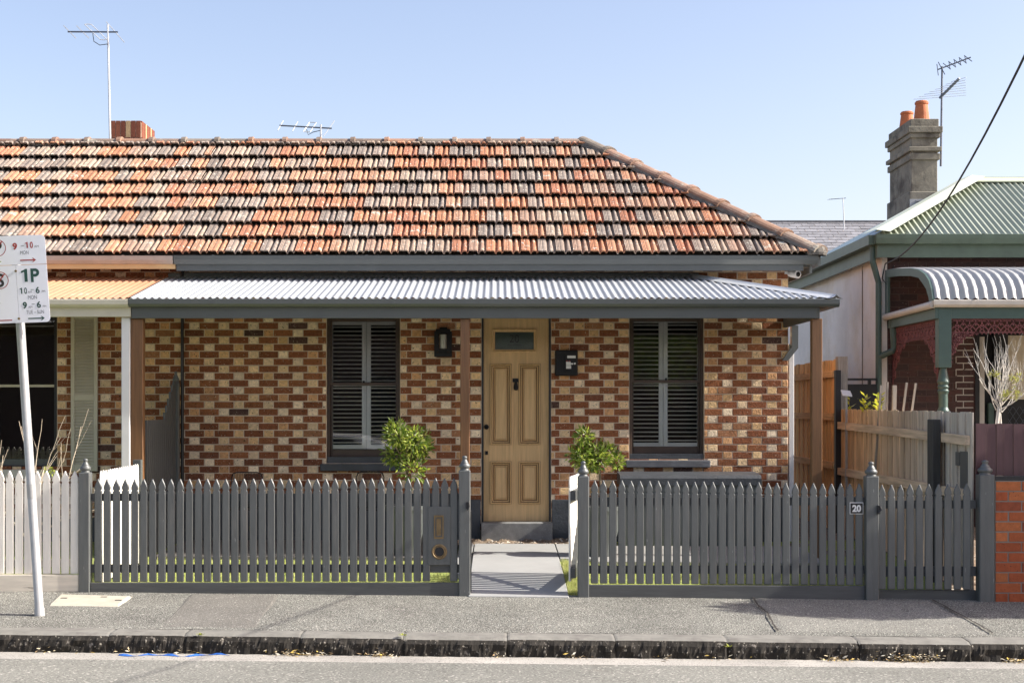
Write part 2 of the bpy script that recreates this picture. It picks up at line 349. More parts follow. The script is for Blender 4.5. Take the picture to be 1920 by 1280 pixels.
# verandah floor, path and step
def slab(name, m, x0, x1, y0, y1, h, bev=.006):
    mb = MB(); z = [zyard(x, y)+h for x, y in ((x0,y0),(x1,y0),(x1,y1),(x0,y1))]
    mb.hexa([(x0,y0,z[0]-.15),(x1,y0,z[1]-.15),(x1,y1,z[2]-.15),(x0,y1,z[3]-.15),(x0,y0,z[0]),(x1,y0,z[1]),(x1,y1,z[2]),(x0,y1,z[3])]); return structure(mb.build(name, m, bevel=bev))
slab('verandah_floor', 'shaded_paving', -3.7, -.47, 15.25, 16.9, .03); slab('verandah_floor', 'verandah_slab', 1.0, 3.45, 15.0, 16.35, .03)
for y0, y1 in ((13.06,13.98),(13.99,15.2),(15.21,16.5)):
    slab('garden_path', 'paver', -.28, .645, y0, y1, .035)
slab('garden_path', 'paver', -.45, -.29, 14.1, 16.5, .032); slab('garden_path', 'paver', .655, .99, 15.21, 16.5, .033)
mb = MB()
mb.grid([[(x, y, zyard(x, y)+.02+.05*max(0, noise.fractal(Vector((x*7, y*9, 1)), .7, 2, 4))) for x in [-.6+k*.02 for k in range(86)]] for y in [16.5+k*.02 for k in range(25)]])
structure(mb.build('rubble_strip', 'soil'))
# grass
mb = MB()
for _ in range(21000):
    if random.random() < .75: x = random.uniform(-3.75, 3.4); y = random.uniform(13.22, 15.2)
    else: x = random.uniform(.62,.8); y = random.uniform(13.2, 14.9)
    if -.42 < x < .66: continue
    z = zyard(x, y)-.01; h = random.uniform(.02,.05)*(1.7 if x > .6 and x < .8 else 1); a = random.uniform(0, 6.28); w = .004
    l = random.uniform(-.02,.02); c = random.choice([(.42,.45,.13),(.50,.51,.19),(.56,.55,.26),(.32,.38,.10)])
    mb.face([(x-w*math.cos(a), y-w*math.sin(a), z), (x+w*math.cos(a), y+w*math.sin(a), z), (x+l, y+l*.7, z+h)], c)
g = mb.build('grass', 'grass'); tag(g, 'short sunlit green grass behind the picket fence', 'grass', kind='stuff')

# ------------------------------------------------------------------ brickwork
def brickwork(parent, x0, x1, z0, z1, Y, holes, colf, m='brick', mm='mortar', course=.0862, zref=2.502, bond='flemish', phase=-2.827, L1=.238, L2=.118, ax='x', proud=.004, part='wall', back=.22):
    P = (lambda u, d, z: (u, Y+d, z)) if ax == 'x' else ((lambda u, d, z: (Y-d, u, z)) if ax == 'y' else (lambda u, d, z: (Y+d, u, z)))
    mb = MB(); zs = sorted(set([z0, z1]+[z for h in holes for z in (h[2], h[3]) if z0 < z < z1]))
    for a, b in zip(zs, zs[1:]):
        us = x0
        for h in sorted(h for h in holes if h[2] <= a+1e-6 and h[3] >= b-1e-6):
            if h[0] > us: mb.hexa([P(us,0,a),P(h[0],0,a),P(h[0],back,a),P(us,back,a),P(us,0,b),P(h[0],0,b),P(h[0],back,b),P(us,back,b)])
            us = max(us, h[1])
        if us < x1: mb.hexa([P(us,0,a),P(x1,0,a),P(x1,back,a),P(us,back,a),P(us,0,b),P(x1,0,b),P(x1,back,b),P(us,back,b)])
    core = mb.build(part, mm, parent, fix=True)
    mb = MB(); k0 = math.floor((z0-zref)/course); k1 = math.ceil((z1-zref)/course); J = .0055
    for k in range(k0, k1):
        a = zref+k*course; b = a+course; zm = (a+b)/2
        if b < z0+.03 or a > z1-.03: continue
        a = max(a, z0); b = min(b, z1+.0)
        cuts = sorted(h for h in holes if h[2] < zm < h[3]); iv = []; us = x0
        for h in cuts:
            if h[0] > us: iv.append((us, h[0]))
            us = max(us, h[1])
        if us < x1: iv.append((us, x1))
        if bond == 'flemish': per = L1+L2; st = phase+(0 if k % 2 else per/2); pieces = [(0, L2, 1), (L2, per, 0)]
        elif bond == 'english': per = L1; st = phase+(0 if k % 2 else per*.5); pieces = [(0, per, 0)]
        for i0, i1 in iv:
            n = math.floor((i0-st)/per)-1
            while st+n*per < i1:
                for p0, p1, hd in pieces:
                    u0 = max(i0, st+n*per+p0); u1 = min(i1, st+n*per+p1)
                    if u1-u0 < .022: continue
                    col = colf(hd or (u1-u0 < .085 and bond == 'flemish'), k)
                    q = proud*random.uniform(.5, 1.3); t = [random.uniform(-.0025,.0025) for _ in range(8)]
                    ua, ub, za, zb = u0+J+t[0], u1-J+t[1], a+J+t[2]*.6, b-J+t[3]*.6
                    c = .003
                    f = [P(ua+c,-q-t[4]*.6,za+c),P(ub-c,-q-t[5]*.6,za+c),P(ub-c,-q-t[6]*.6,zb-c),P(ua+c,-q-t[7]*.6,zb-c)]
                    g = [P(ua,-q*.4,za),P(ub,-q*.4,za),P(ub,-q*.4,zb),P(ua,-q*.4,zb)]; h_ = [P(ua,.001,za),P(ub,.001,za),P(ub,.001,zb),P(ua,.001,zb)]
                    mb.face(f, col)
                    for i in range(4): j = (i+1) % 4; mb.face([g[i],g[j],f[j],f[i]], col); mb.face([h_[i],h_[j],g[j],g[i]], col)
                n += 1
    mb.build('brickwork', m, core, fix=False)
    return core
def poly_col(hd, k):
    if hd: c = random.choice([(.55,.405,.245),(.50,.38,.25),(.60,.49,.36),(.48,.315,.165),(.54,.375,.205),(.43,.245,.125),(.56,.45,.33)])
    else:
        r = random.random(); c = (.165,.062,.031) if r < .5 else ((.20,.080,.038) if r < .8 else ((.13,.052,.030) if r < .9 else ((.24,.115,.06) if r < .97 else (.07,.04,.034))))
    j = random.uniform(.86, 1.14); return tuple(min(1, v*j) for v in c)
def red_col(hd, k):
    c = random.choice([(.36,.10,.04),(.33,.085,.035),(.40,.13,.05),(.25,.07,.035)]); j = random.uniform(.9,1.1); return tuple(v*j for v in c)
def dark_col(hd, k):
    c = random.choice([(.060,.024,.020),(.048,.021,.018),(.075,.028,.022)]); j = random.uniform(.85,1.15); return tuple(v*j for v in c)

PART = -3.81      # line between the two attached houses
W1 = (-2.071,-1.186,1.070,2.85); W2 = (1.571,2.468,1.108,2.85); DR = (-.205,.628,.19,2.85)
WL = (-6.38,-5.31,.995,2.85)
H1 = thing('brick_cottage', 'patterned red and cream brick cottage with terracotta tiled roof, tan door and charcoal gutters', 'house', (0, YW, 0))
H0 = thing('attached_cottage', 'attached cottage at far left with orange verandah roof, cream post and louvred shutter', 'house', (-6, YW, 0))
brickwork(H1, PART, 3.48, 0, 3.44, YW, [W1, W2, DR], poly_col)
brickwork(H0, -9.5, PART-.004, 0, 3.44, YW, [WL], poly_col)
brickwork(H1, YW+.004, 21.6, 0, 3.5, 3.48, [], poly_col, ax='y', part='side_wall')
mb = MB(); mb.box(-9.5, 3.4, 21.5, 21.6, 0, 3.5); mb.build('back_wall', 'mortar', H1)
mb = MB()     # painted base course
for a, b in ((PART+.02, DR[0]-.012), (DR[1]+.012, 3.47)): mb.box(a, b, YW-.022, YW, 0, PZ(936, YW))
mb.build('plinth', 'plinth_paint', H1, bevel=.004)
mb = MB(); mb.box(-9.5, PART-.01, YW-.022, YW, 0, .42); mb.build('plinth', 'plinth_paint', H0)
# ---- roofs
def tiles(mb, O, u, s, width, length, colf, pitch=.2035, gauge=.382, stagger=True):
    O, u, s = Vector(O), Vector(u).normalized(), Vector(s).normalized(); n = u.cross(s).normalized()
    if n.z < 0: n = -n
    rows = int(math.ceil(length/gauge)); cols = int(width/pitch)+2
    us = [0,.04,.08,.12,.16,.20,.24,.28,.33,.38,.43,.48,.515,.55,.60,.63,.67,.71,.75,.79,.83,.87,.91,.95,.985,1.0]
    def h(t, v):
        if t <= .24: return .030+(.005 if t in (.04, .12, .20) else 0)
        if t <= .53: return .030+.006*math.sin(math.pi*(t-.24)/.27) if t <= .50 else .012
        w = .09+.05*v
        if abs(t-.75) <= w: return .032*(1-(abs(t-.75)/w)**3*.5)
        return 0 if t < .95 else (.012 if t < .99 else .028)
    for r in range(rows):
        for c in range(-1, cols):
            o = O+u*((c+(.5 if (r % 2 and stagger) else 0))*pitch+random.uniform(-.003,.003))+s*(r*gauge); col = colf(r, c)
            lift = random.uniform(0,.006); g = []
            for v in (0, .35, .7, 1.0):         # v=0 bottom butt, 1 top
                g.append([o+u*(t*pitch)+s*(v*(gauge+.02)-.012*math.sin(math.pi*t)*(v == 0))+n*(h(t, 1-v)+.060*(1-v)+lift) for t in us])
            mb.grid(g, col)
            b = g[0]; base = [p-n*.016 for p in b]; mb.grid([[q+s*.12 for q in base], base, b], tuple(x*.9 for x in col))
def tcol(r, c):
    v = .5*noise.noise(Vector((c*.3, r*.4, 2)))+random.uniform(-.75,.75)-.02*r+.06
    if v > .0: k = random.choice([(.36,.165,.09),(.38,.195,.115),(.33,.145,.085),(.36,.205,.13)])
    elif v > -.4: k = random.choice([(.30,.22,.165),(.26,.20,.16),(.32,.245,.185),(.31,.20,.145)])
    else: k = random.choice([(.22,.18,.15),(.25,.20,.165),(.19,.155,.13)])
    j = random.uniform(.9,1.12); return tuple(x*j for x in k)
EY = 16.68; EZ = 3.50; RY = 19.30; RZ = 5.30; REX = 1.16; CX = 3.75
hipdir = Vector((REX-CX, RY-EY, RZ-EZ))
fs = Vector((0, RY-EY, RZ-EZ)); es = Vector((REX-CX, 0, RZ-EZ))
nfront = Vector((1, 0, 0)).cross(fs).normalized(); nend = Vector((0, 1, 0)).cross(es).normalized()
if nend.z < 0: nend = -nend
pl = Vector((RY-EY, -(REX-CX), 0)).normalized()        # vertical plane through the hip line, pointing outward (+X)
def roof_front(parent, x0, x1, clipit):
    mb = MB(); tiles(mb, (x0, EY, EZ), (1,0,0), fs, x1-x0, fs.length, tcol)
    if clipit: mb.clip((CX, EY, EZ), pl)
    mb.clip((x1, 0, 0), (1, 0, 0)) if not clipit else None
    mb.clip((x0, 0, 0), (-1, 0, 0)); mb.clip((0, RY-.06, 0), (0, 1, 0))
    rf = mb.build('roof', 'tile', parent); return rf
rf1 = roof_front(H1, PART, CX, True); rf0 = roof_front(H0, -9.5, PART-.003, False)
mb = MB(); tiles(mb, (CX, EY, EZ), (0,1,0), es, 2*(RY-EY), es.length, tcol)
mb.clip((CX, EY, EZ), -pl); mb.clip((CX, 2*RY-EY, EZ), Vector((-pl.x, pl.y, 0))); mb.build('hip_slope', 'tile', rf1)
mb = MB()
for x0, x1 in ((-9.5, CX),):
    mb.face([(x0, 2*RY-EY, EZ), (CX, 2*RY-EY, EZ), (REX, RY, RZ), (x0, RY, RZ)]); mb.face([(x0, EY+.02, EZ-.015), (CX-.03, EY+.02, EZ-.015), (REX, RY, RZ-.04), (x0, RY, RZ-.04)])
    mb.face([(CX-.02, EY+.02, EZ-.015), (CX-.02, 2*RY-EY, EZ-.015), (REX, RY, RZ-.04)])
mb.build('roof_underlay', 'bedding', rf1)
def caps(name, p, q, parent, step=.44, r=.115, first=0):
    p, q = Vector(p), Vector(q); d = (q-p); L = d.length; d.normalize(); sidev = d.cross(Vector((0,0,1))).normalized(); up = sidev.cross(d)
    n = int(round(L/step)); step = L/n
    mb = MB(); mk = MB()
    for i in range(n):
        a = p+d*(i*step); b = p+d*((i+1)*step); j = random.uniform(.75,1.15)
        col = random.choice([(.23,.14,.10),(.20,.145,.11),(.27,.155,.10),(.18,.15,.12)]); col = tuple(x*j for x in col)
        angs = [math.pi*k/8 for k in range(9)]
        def ring(c, rr, lift=0): return [c+sidev*(rr*math.cos(t))+up*(rr*.62*math.sin(t)+lift) for t in angs]
        mb.grid([ring(a, r), ring(b, r*.97)], col)
        w = .03; c0 = a-d*w; mb.grid([ring(c0, r*1.0), ring(c0, r*1.2,.006), ring(a+d*w, r*1.22,.008), ring(a+d*w*1.2, r*1.0)], tuple(x*.9 for x in col))
        mk.grid([[a+sidev*(r*1.1*sg)-up*(.02+.02*random.random()) for sg in (-1, 1)], [b+sidev*(r*1.1*sg)-up*(.02+.02*random.random()) for sg in (-1, 1)]])
        for sg in (-1, 1): mk.grid([[a+sidev*(r*sg)+up*.004, a+sidev*(r*1.12*sg)-up*random.uniform(.02,.05)], [a+d*step*.5+sidev*(r*sg)+up*.004, a+d*step*.5+sidev*(r*1.12*sg)-up*random.uniform(.02,.05)], [b+sidev*(r*sg)+up*.004, b+sidev*(r*1.12*sg)-up*.035]])
    o = mb.build(name, 'ridge_tile', parent, smooth=False); mk.build('ridge_mortar', 'bedding', o)
caps('ridge_cap', (PART, RY, RZ+.012), (REX+.08, RY, RZ+.012), rf1); caps('ridge_cap', (-9.5, RY, RZ+.012), (PART-.01, RY, RZ+.012), rf0)
caps('hip_cap', Vector((CX, EY, EZ+.06))-hipdir.normalized()*.0, Vector((REX-.02, RY+.02, RZ+.05)), rf1, step=.50, r=.12)
mb = MB(); a = Vector((CX-.02, EY+.03, EZ+.09)); mb.lathe([(.12,0),(.13,.03),(.10,.10),(.0,.13)], a-Vector((0,0,.07)), 12); mb.build('hip_starter', 'bedding', rf1)
# gutters, fascias
def quad_gutter(parent, m, x0, x1, yf, zt, h=.10, dpt=.12, joints=(), name='gutter', end=True):
    prof = [(yf+.012, zt), (yf+.0, zt-.006), (yf+.004, zt-.055), (yf+.03, zt-h*.95), (yf+.05, zt-h), (yf+dpt, zt-h), (yf+dpt, zt-h+.006), (yf+.055, zt-h+.006), (yf+.016, zt-.05), (yf+.016, zt-.004)]
    mb = MB(); mb.xprof(prof, x0, x1)
    for x in ([x0, x1-.003] if end else []): mb.prism([(yf+.004,zt-.004),(yf+.02,zt-h*.9),(yf+.05,zt-h+.002),(yf+dpt,zt-h+.002),(yf+dpt,zt-.004)], lambda u,w,d: (d,u,w), x, x+.003)
    for x in joints: mb.prism([(yf-.003,zt+.002),(yf+.001,zt-.055),(yf+.028,zt-h*.98),(yf+.05,zt-h-.003),(yf+.06,zt-h-.003),(yf+.06,zt-h+.003),(yf+.02,zt-.05),(yf+.018,zt)], lambda u,w,d: (d,u,w), x, x+.03)
    return mb.build(name, m, parent, fix=True)
GT = PZ(478, 16.65); s160 = 16.65
quad_gutter(H1, 'dark_gutter', PX(325, s160), PX(1535, s160), s160, GT, .11, .13, [PX(x, s160) for x in (397, 592, 685, 888, 1085, 1230, 1420)])
mb = MB(); mb.box(PX(329, s160), PX(1508, s160), s160+.05, s160+.08, PZ(507.5, s160+.05), GT-.08); mb.build('fascia', 'charcoal', H1)
mb = MB(); mb.box(PART, 3.6, s160+.08, YW+.05, 3.42, 3.44); mb.box(3.48, 3.70, YW-.3, 21.7, 3.40, 3.42); mb.build('soffit', 'charcoal', H1)
mb = MB(); mb.box(3.70, 3.80, s160+.135, 21.8, GT-.11, GT-.0); mb.box(3.67, 3.70, s160+.135, 21.8, GT-.2, GT-.05); mb.build('side_gutter', 'dark_gutter', H1)
quad_gutter(H0, 'peach_gutter', -9.5, PX(323.5, s160), s160, GT-.004, .10, .13, [PX(228, s160)])
mb = MB(); mb.box(-9.5, PX(327, s160), s160+.05, s160+.08, PZ(504, s160+.05), GT-.08); mb.build('fascia', 'orange_paint', H0); mb = MB(); mb.box(-9.5, PART-.01, s160+.08, YW+.05, 3.42, 3.44); mb.build('soffit', 'orange_paint', H0)
# verandahs
YG = 15.2; GZ = PZ(560.5, YG)
def corr(mb, O, u, s, width, pitch=.0775, amp=.009, nx=8, ns=2, curve=None):
    O, u, s = Vector(O), Vector(u), Vector(s); n = u.cross(s).normalized()
    if n.z < 0: n = -n
    m = int(width/pitch*nx); rows = []
    for j in range(ns+1):
        rows.append([(O+u*(width*i/m)+s*(j/ns)+n*(amp*math.sin(2*math.pi*i/nx)+.0035*(int(i/nx*pitch/.77) % 2))) for i in range(m+1)])
    mb.grid(rows)
vz1 = 1.73+245/156; vs_ = Vector((0, YW-.03-YG, vz1-GZ)); vx0 = PX(240, YG); vx1 = PX(1575, YG)-.03; hvx = 2.30
mb = MB(); corr(mb, (vx0, YG+.03, GZ+.01), (1,0,0), vs_, vx1-vx0)
vpl = Vector((YW-YG, vx1-hvx, 0)).normalized(); mb.clip((vx1, YG+.03, GZ), vpl)
vr = mb.build('verandah_roof', 'zinc_sheet', H1, smooth=True)
mb = MB(); corr(mb, (vx1, YG+.03, GZ+.01), (0,1,0), (hvx-vx1, 0, vz1-GZ), YW-YG-.06); mb.clip((vx1, YG+.03, GZ), -vpl); mb.build('hip_slope', 'zinc_sheet', vr, smooth=True)
mb = MB(); a = Vector((vx1+.0, YG+.03, GZ+.025)); b = Vector((hvx, YW-.03, vz1+.02)); d = (b-a).normalized(); sv_ = d.cross(Vector((0,0,1))).normalized()
mb.grid([[a-sv_*.11-Vector((0,0,.02)), a-sv_*.03+Vector((0,0,.004)), a+Vector((0,0,.025)), a+sv_*.03+Vector((0,0,.004)), a+sv_*.11-Vector((0,0,.02))], [b-sv_*.11-Vector((0,0,.02)), b-sv_*.03+Vector((0,0,.004)), b+Vector((0,0,.025)), b+sv_*.03+Vector((0,0,.004)), b+sv_*.11-Vector((0,0,.02))]]); mb.build('hip_flashing', 'zinc_sheet', vr)
mb = MB(); mb.box(vx0, hvx+.1, YW-.045, YW-.012, vz1-.02, vz1+.05); mb.build('wall_flashing', 'dark_gutter', vr)
quad_gutter(H1, 'dark_gutter', vx0, PX(1575, YG), YG, GZ+.004, .085, .11, [PX(x, YG) for x in (400, 568, 735, 900, 1065, 1230, 1395)], 'verandah_gutter')
mb = MB(); mb.box(3.54, 3.64, YG+.11, YW-.02, GZ-.08, GZ); mb.build('verandah_side_gutter', 'dark_gutter', H1)
BZ = PZ(596.5, 15.3)
mb = MB(); mb.box(vx0+.01, PX(1532, 15.3), 15.3, 15.345, BZ, GZ-.06)
mb.box(3.42, 3.465, 15.345, YW, BZ, GZ-.06); mb.build('verandah_beam', 'charcoal', H1, bevel=.003)
mb = MB()
for i in range(5): x = -3.2+i*1.35; mb.obox((x, (15.35+YW)/2, (GZ+vz1)/2-.06), (.022,0,0), (0,(YW-15.35)/2,(vz1-GZ)/2), (0,0,.03))
mb.build('rafter', 'charcoal', vr)
for a, b in ((245, 268), (863, 880.5), (1522.5, 1542)):
    mb = MB(); yy = 15.35; x0, x1 = PX(a, yy), PX(b, yy); mb.box(x0, x1, yy, yy+.10, .06, BZ); mb.build('verandah_post', 'post_wood', H1, bevel=.006)
yz = 15.3
mb = MB(); corr(mb, (-9.5, YG+.03, GZ+.008), (1,0,0), vs_, vx0-.004+9.5); vr0 = mb.build('verandah_roof', 'orange_sheet', H0, smooth=True)
quad_gutter(H0, 'sage_paint', -9.5, vx0-.004, YG, GZ, .085, .11, [PX(60, YG)], 'verandah_gutter')
mb = MB(); mb.box(-9.5, vx0+.005, 15.285, 15.33, PZ(594, 15.3), GZ-.07); mb.build('verandah_beam', 'sage_paint', H0, bevel=.003)
mb = MB(); mb.box(PX(228, yz+.05), PX(244.3, yz+.05), 15.335, 15.43, .06, PZ(594, 15.3)); mb.build('verandah_post', 'white_paint', H0, bevel=.008)
# downpipes
mb = MB(); x = PX(342, YW-.04); mb.tube([(x, YW-.045, .1), (x, YW-.045, 3.4)], .020, 8); mb.build('downpipe', 'black_paint', H1)
mb = MB(); xr = 3.52
mb.box(xr-.01, xr+.07, YW-.06, YW+.03, 2.45, 2.72); mb.hexa([(3.40,YW-.06,2.30),(3.47,YW-.06,2.30),(3.47,YW-.015,2.30),(3.40,YW-.015,2.30),(3.5,YW-.06,2.45),(3.59,YW-.06,2.45),(3.59,YW-.015,2.45),(3.5,YW-.015,2.45)])
mb.build('downpipe_elbow', 'dark_gutter', H1)
mb = MB(); mb.box(3.495, 3.555, YW+.02, YW+.09, .1, 2.5); mb.build('downpipe', 'white_paint', H1, bevel=.004)
# chimney of the attached cottage
def chim(parent, x0, x1, y0, y1, z0, z1, m='chimney_render'):
    mb = MB(); mb.box(x0, x1, y0, y1, z0, z1); return mb
cy = 21.0; cx0, cx1 = PX(207, cy), PX(265.5, cy); cz1 = PZ(226, cy)
mb = MB(); mb.box(cx0+.01, cx1-.01, cy+.01, 21.8, 4.2, cz1-.03)
ch = mb.build('chimney', 'mortar', rf0); mb = MB()
def soldier(mbx, fn, u0, u1, zt):
    z = zt
    for lay_, hh in ((0,.25),(1,.07),(1,.07),(1,.07),(1,.07),(1,.07)):
        u = u0; k = 0
        while u < u1-.02:
            w = .075 if lay_ == 0 else .2
            c = [(.13,.035,.025),(.10,.03,.022),(.50,.30,.10),(.15,.045,.03)][random.choice((0,0,1,3,2) if lay_ == 0 else (0,1,3))]
            if lay_ == 0: c = [(.19,.065,.04),(.21,.075,.045),(.16,.055,.035),(.44,.31,.17)][k % 4]
            mbx.hexa(fn(u+.004, min(u+w-.004, u1), z-hh+.004, z-.004), c); u += w; k += 1
        z -= hh
soldier(mb, lambda a,b,c,d: [(a,cy-.0,c),(b,cy-.0,c),(b,cy+.02,c),(a,cy+.02,c),(a,cy-.0,d),(b,cy-.0,d),(b,cy+.02,d),(a,cy+.02,d)], cx0, cx1, cz1)
soldier(mb, lambda a,b,c,d: [(cx1-.02,a,c),(cx1,a,c),(cx1,b,c),(cx1-.02,b,c),(cx1-.02,a,d),(cx1,a,d),(cx1,b,d),(cx1-.02,b,d)], cy+.02, 21.8, cz1)
mb.build('brickwork', 'red_brick', ch)
mb = MB(); mb.lathe([(.20,0),(.16,.03),(.07,.05)], ((cx0+cx1)/2, cy+.4, cz1), 10); mb.build('mortar_cap', 'chimney_render', ch)

# ------------------------------------------------------------------ windows
def sash_window(parent, X0, X1, Z0, Z1, meet, louv0, louv1, centre, sill, sx0, sx1):
    y = YW+.055
    fr = MB()
    fr.box(X0, X0+.035, y, y+.12, Z0, Z1); fr.box(X1-.035, X1, y, y+.12, Z0, Z1); fr.box(X0+.035, X1-.035, y, y+.12, Z1-.04, Z1)
    win = fr.build('window', 'sash_wood', parent, bevel=.003)
    for a, b, yy in ((meet, Z1-.04, y+.02), (Z0+.075, meet+.035, y+.05)):
        s = MB(); s.box(X0+.035, X0+.06, yy, yy+.035, a, b); s.box(X1-.06, X1-.035, yy, yy+.035, a, b); s.box(X0+.06, X1-.06, yy, yy+.035, b-.035, b); s.box(X0+.06, X1-.06, yy, yy+.035, a, a+(.032 if a == meet else .085)); s.build('sash', 'sash_wood', win, bevel=.003)
        g = MB(); g.face([(X0+.055, yy+.018, a+.02), (X1-.055, yy+.018, a+.02), (X1-.055, yy+.018, b-.02), (X0+.055, yy+.018, b-.02)]); g.build('pane', 'window_glass', win)
    s = MB(); s.box(X0+.01, X1-.01, YW+.0, y+.12, Z0, Z0+.075); s.build('subsill', 'plinth_paint', win)
    s = MB(); s.box((X0+X1)/2-.012, (X0+X1)/2+.012, y+.0, y+.02, meet+.03, meet+.055); s.build('sash_lock', 'black_metal', win)
    # plantation shutters inside
    ys = y+.078; c = centre
    for a, b, st in ((X0+.05, c-.002, 1), (c+.002, X1-.05, -1)):
        sh = MB(); w = .052
        sh.box(a, a+(.012 if st == 1 else w), ys, ys+.028, louv0-.05, louv1+.05); sh.box(b-(w if st == 1 else .012), b, ys, ys+.028, louv0-.05, louv1+.05)
        a2 = a+(.012 if st == 1 else w); b2 = b-(w if st == 1 else .012)
        sh.box(a2, b2, ys, ys+.028, louv1, louv1+.05); sh.box(a2, b2, ys, ys+.028, louv0-.05, louv0); sh.box(a2, b2, ys, ys+.028, meet-.012, meet+.03)
        so = sh.build('shutter', 'shutter_white', win, bevel=.002)
        lv = MB()
        for lo, hi in ((louv0, meet-.012), (meet+.03, louv1)):
            n = int(round((hi-lo)/.0515)); 
            for i in range(n):
                z = lo+(i+.5)*(hi-lo)/n; t = .0055
                lv.prism([(-.03,-.0),(-.015,t),(.015,t),(.03,0),(.015,-t),(-.015,-t)], lambda u,v,d: (d, ys+.014+u*.97, z+v-u*random.uniform(.14,.2)), a2, b2)
        lv.build('louvre', 'shutter_white', so)
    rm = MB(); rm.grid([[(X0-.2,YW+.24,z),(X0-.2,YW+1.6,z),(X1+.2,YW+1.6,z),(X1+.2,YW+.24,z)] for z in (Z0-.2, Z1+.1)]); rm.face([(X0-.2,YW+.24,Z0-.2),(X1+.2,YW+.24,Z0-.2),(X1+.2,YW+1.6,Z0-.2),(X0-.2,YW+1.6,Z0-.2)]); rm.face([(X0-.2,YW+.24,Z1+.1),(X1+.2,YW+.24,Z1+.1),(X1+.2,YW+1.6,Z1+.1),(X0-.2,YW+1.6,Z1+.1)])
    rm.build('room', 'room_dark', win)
    s = MB(); s.box(sx0, sx1, YW-.075, YW+.03, sill-.085, sill); s.build('window_sill', 'sill_stone' if X0 > 0 else 'plinth_paint', win, bevel=.006)
sash_window(H1, *W1[:2], W1[2], W1[3], PZ(722,YW), PZ(834,YW), PZ(608,YW), PX(685,YW), PZ(869,YW), PX(600,YW-.07), PX(760,YW-.07))
sash_window(H1, *W2[:2], W2[2], W2[3], PZ(717,YW), PZ(830,YW), PZ(604,YW), PX(1246,YW), W2[2]-.001, PX(1174,YW-.07), PX(1332,YW-.07))
# attached cottage window, shutter
def plain_window(parent, X0, X1, Z0, Z1, meet):
    y = YW+.05; fr = MB()
    fr.box(X0, X0+.06, y, y+.1, Z0, Z1); fr.box(X1-.05, X1, y, y+.1, Z0, Z1); fr.box(X0+.06, X1-.05, y, y+.1, Z1-.05, Z1); fr.box(X0+.06, X1-.05, y, y+.1, Z0, Z0+.05)
    w = fr.build('window', 'black_paint', parent)
    s = MB(); s.box(X0+.06, X1-.05, y+.01, y+.06, meet-.015, meet+.015); s.build('meeting_rail', 'sage_paint', w)
    s = MB(); s.box(X0+.06, X1-.05, y+.02, y+.06, Z0+.05, Z0+.12); s.build('bottom_rail', 'charcoal', w)
    g = MB(); g.face([(X0+.05, y+.064, Z0+.04), (X1-.04, y+.064, Z0+.04), (X1-.04, y+.064, Z1-.04), (X0+.05, y+.064, Z1-.04)]); g.build('pane', 'window_glass', w)
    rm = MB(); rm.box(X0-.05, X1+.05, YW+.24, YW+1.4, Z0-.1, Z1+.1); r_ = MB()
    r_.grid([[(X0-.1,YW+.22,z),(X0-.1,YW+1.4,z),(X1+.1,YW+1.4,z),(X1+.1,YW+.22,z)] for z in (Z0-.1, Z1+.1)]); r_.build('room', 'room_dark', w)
    s = MB(); s.box(X0-.03, X1+.02, YW-.06, YW+.04, Z0-.10, Z0); s.build('window_sill', 'cream_gutter', w, bevel=.005)
plain_window(H0, *WL[:2], WL[2], WL[3], PZ(723, YW))
sx0, sx1 = PX(133, YW-.04), PX(183, YW-.04); y = YW-.05; z0, z1 = PZ(883, y), PZ(588, y); s = MB()
s.box(sx0, sx0+.045, y, y+.035, z0, z1); s.box(sx1-.045, sx1, y, y+.035, z0, z1); zm = PZ(744, y)
for a, b in ((z0, z0+.08), (zm-.04, zm+.03), (z1-.06, z1)): s.box(sx0+.045, sx1-.045, y, y+.035, a, b)
so = s.build('window_shutter', 'sage_paint', H0, bevel=.003); s = MB()
for lo, hi in ((z0+.08, zm-.04), (zm+.03, z1-.06)):
    n = int((hi-lo)/.036)
    for i in range(n):
        z = lo+(i+.5)*(hi-lo)/n; s.obox(((sx0+sx1)/2, y+.018, z), ((sx1-sx0)/2-.044,0,0), (0,.012,.016), (0,.003,-.002))
s.box(sx0+.04, sx1-.04, y+.03, y+.034, z0+.05, z1-.05); s.build('louvre', 'sage_paint', so)

# ------------------------------------------------------------------ front door
dx0, dx1, dz0, dz1 = DR; yd = YW+.06
mb = MB(); mb.box(dx0, dx0+.022, YW-.004, yd+.05, dz0, dz1); mb.box(dx1-.022, dx1, YW-.004, yd+.05, dz0, dz1); mb.box(dx0+.022, dx1-.022, YW-.004, yd+.05, dz1-.03, dz1)
mb.build('door_frame', 'black_paint', H1)
L0, L1 = dx0+.024, dx1-.024; zt = dz1-.034; zb = PZ(977, yd)
gl = (PX(928,yd), PX(1001,yd), PZ(655,yd), PZ(622,yd))
panels = [(PX(921,yd), PX(957,yd), PZ(831,yd), PZ(684,yd)), (PX(975,yd), PX(1011,yd), PZ(831,yd), PZ(684,yd)), (PX(921,yd), PX(957,yd), PZ(942,yd), PZ(867,yd)), (PX(975,yd), PX(1011,yd), PZ(942,yd), PZ(867,yd))]
mb = MB(); hl = panels+[(gl[0], gl[1], gl[2], gl[3])]
xs = sorted(set([L0, L1]+[v for h in hl for v in h[:2]])); zs = sorted(set([zb, zt]+[v for h in hl for v in h[2:]]))
for a, b in zip(xs, xs[1:]):
    for c, d in zip(zs, zs[1:]):
        if not any(h[0] <= a+1e-5 and h[1] >= b-1e-5 and h[2] <= c+1e-5 and h[3] >= d-1e-5 for h in hl):
            mb.face([(a,yd,c),(b,yd,c),(b,yd,d),(a,yd,d)])
for x in (L0, L1): mb.face([(x,yd,zb),(x,yd+.04,zb),(x,yd+.04,zt),(x,yd,zt)])
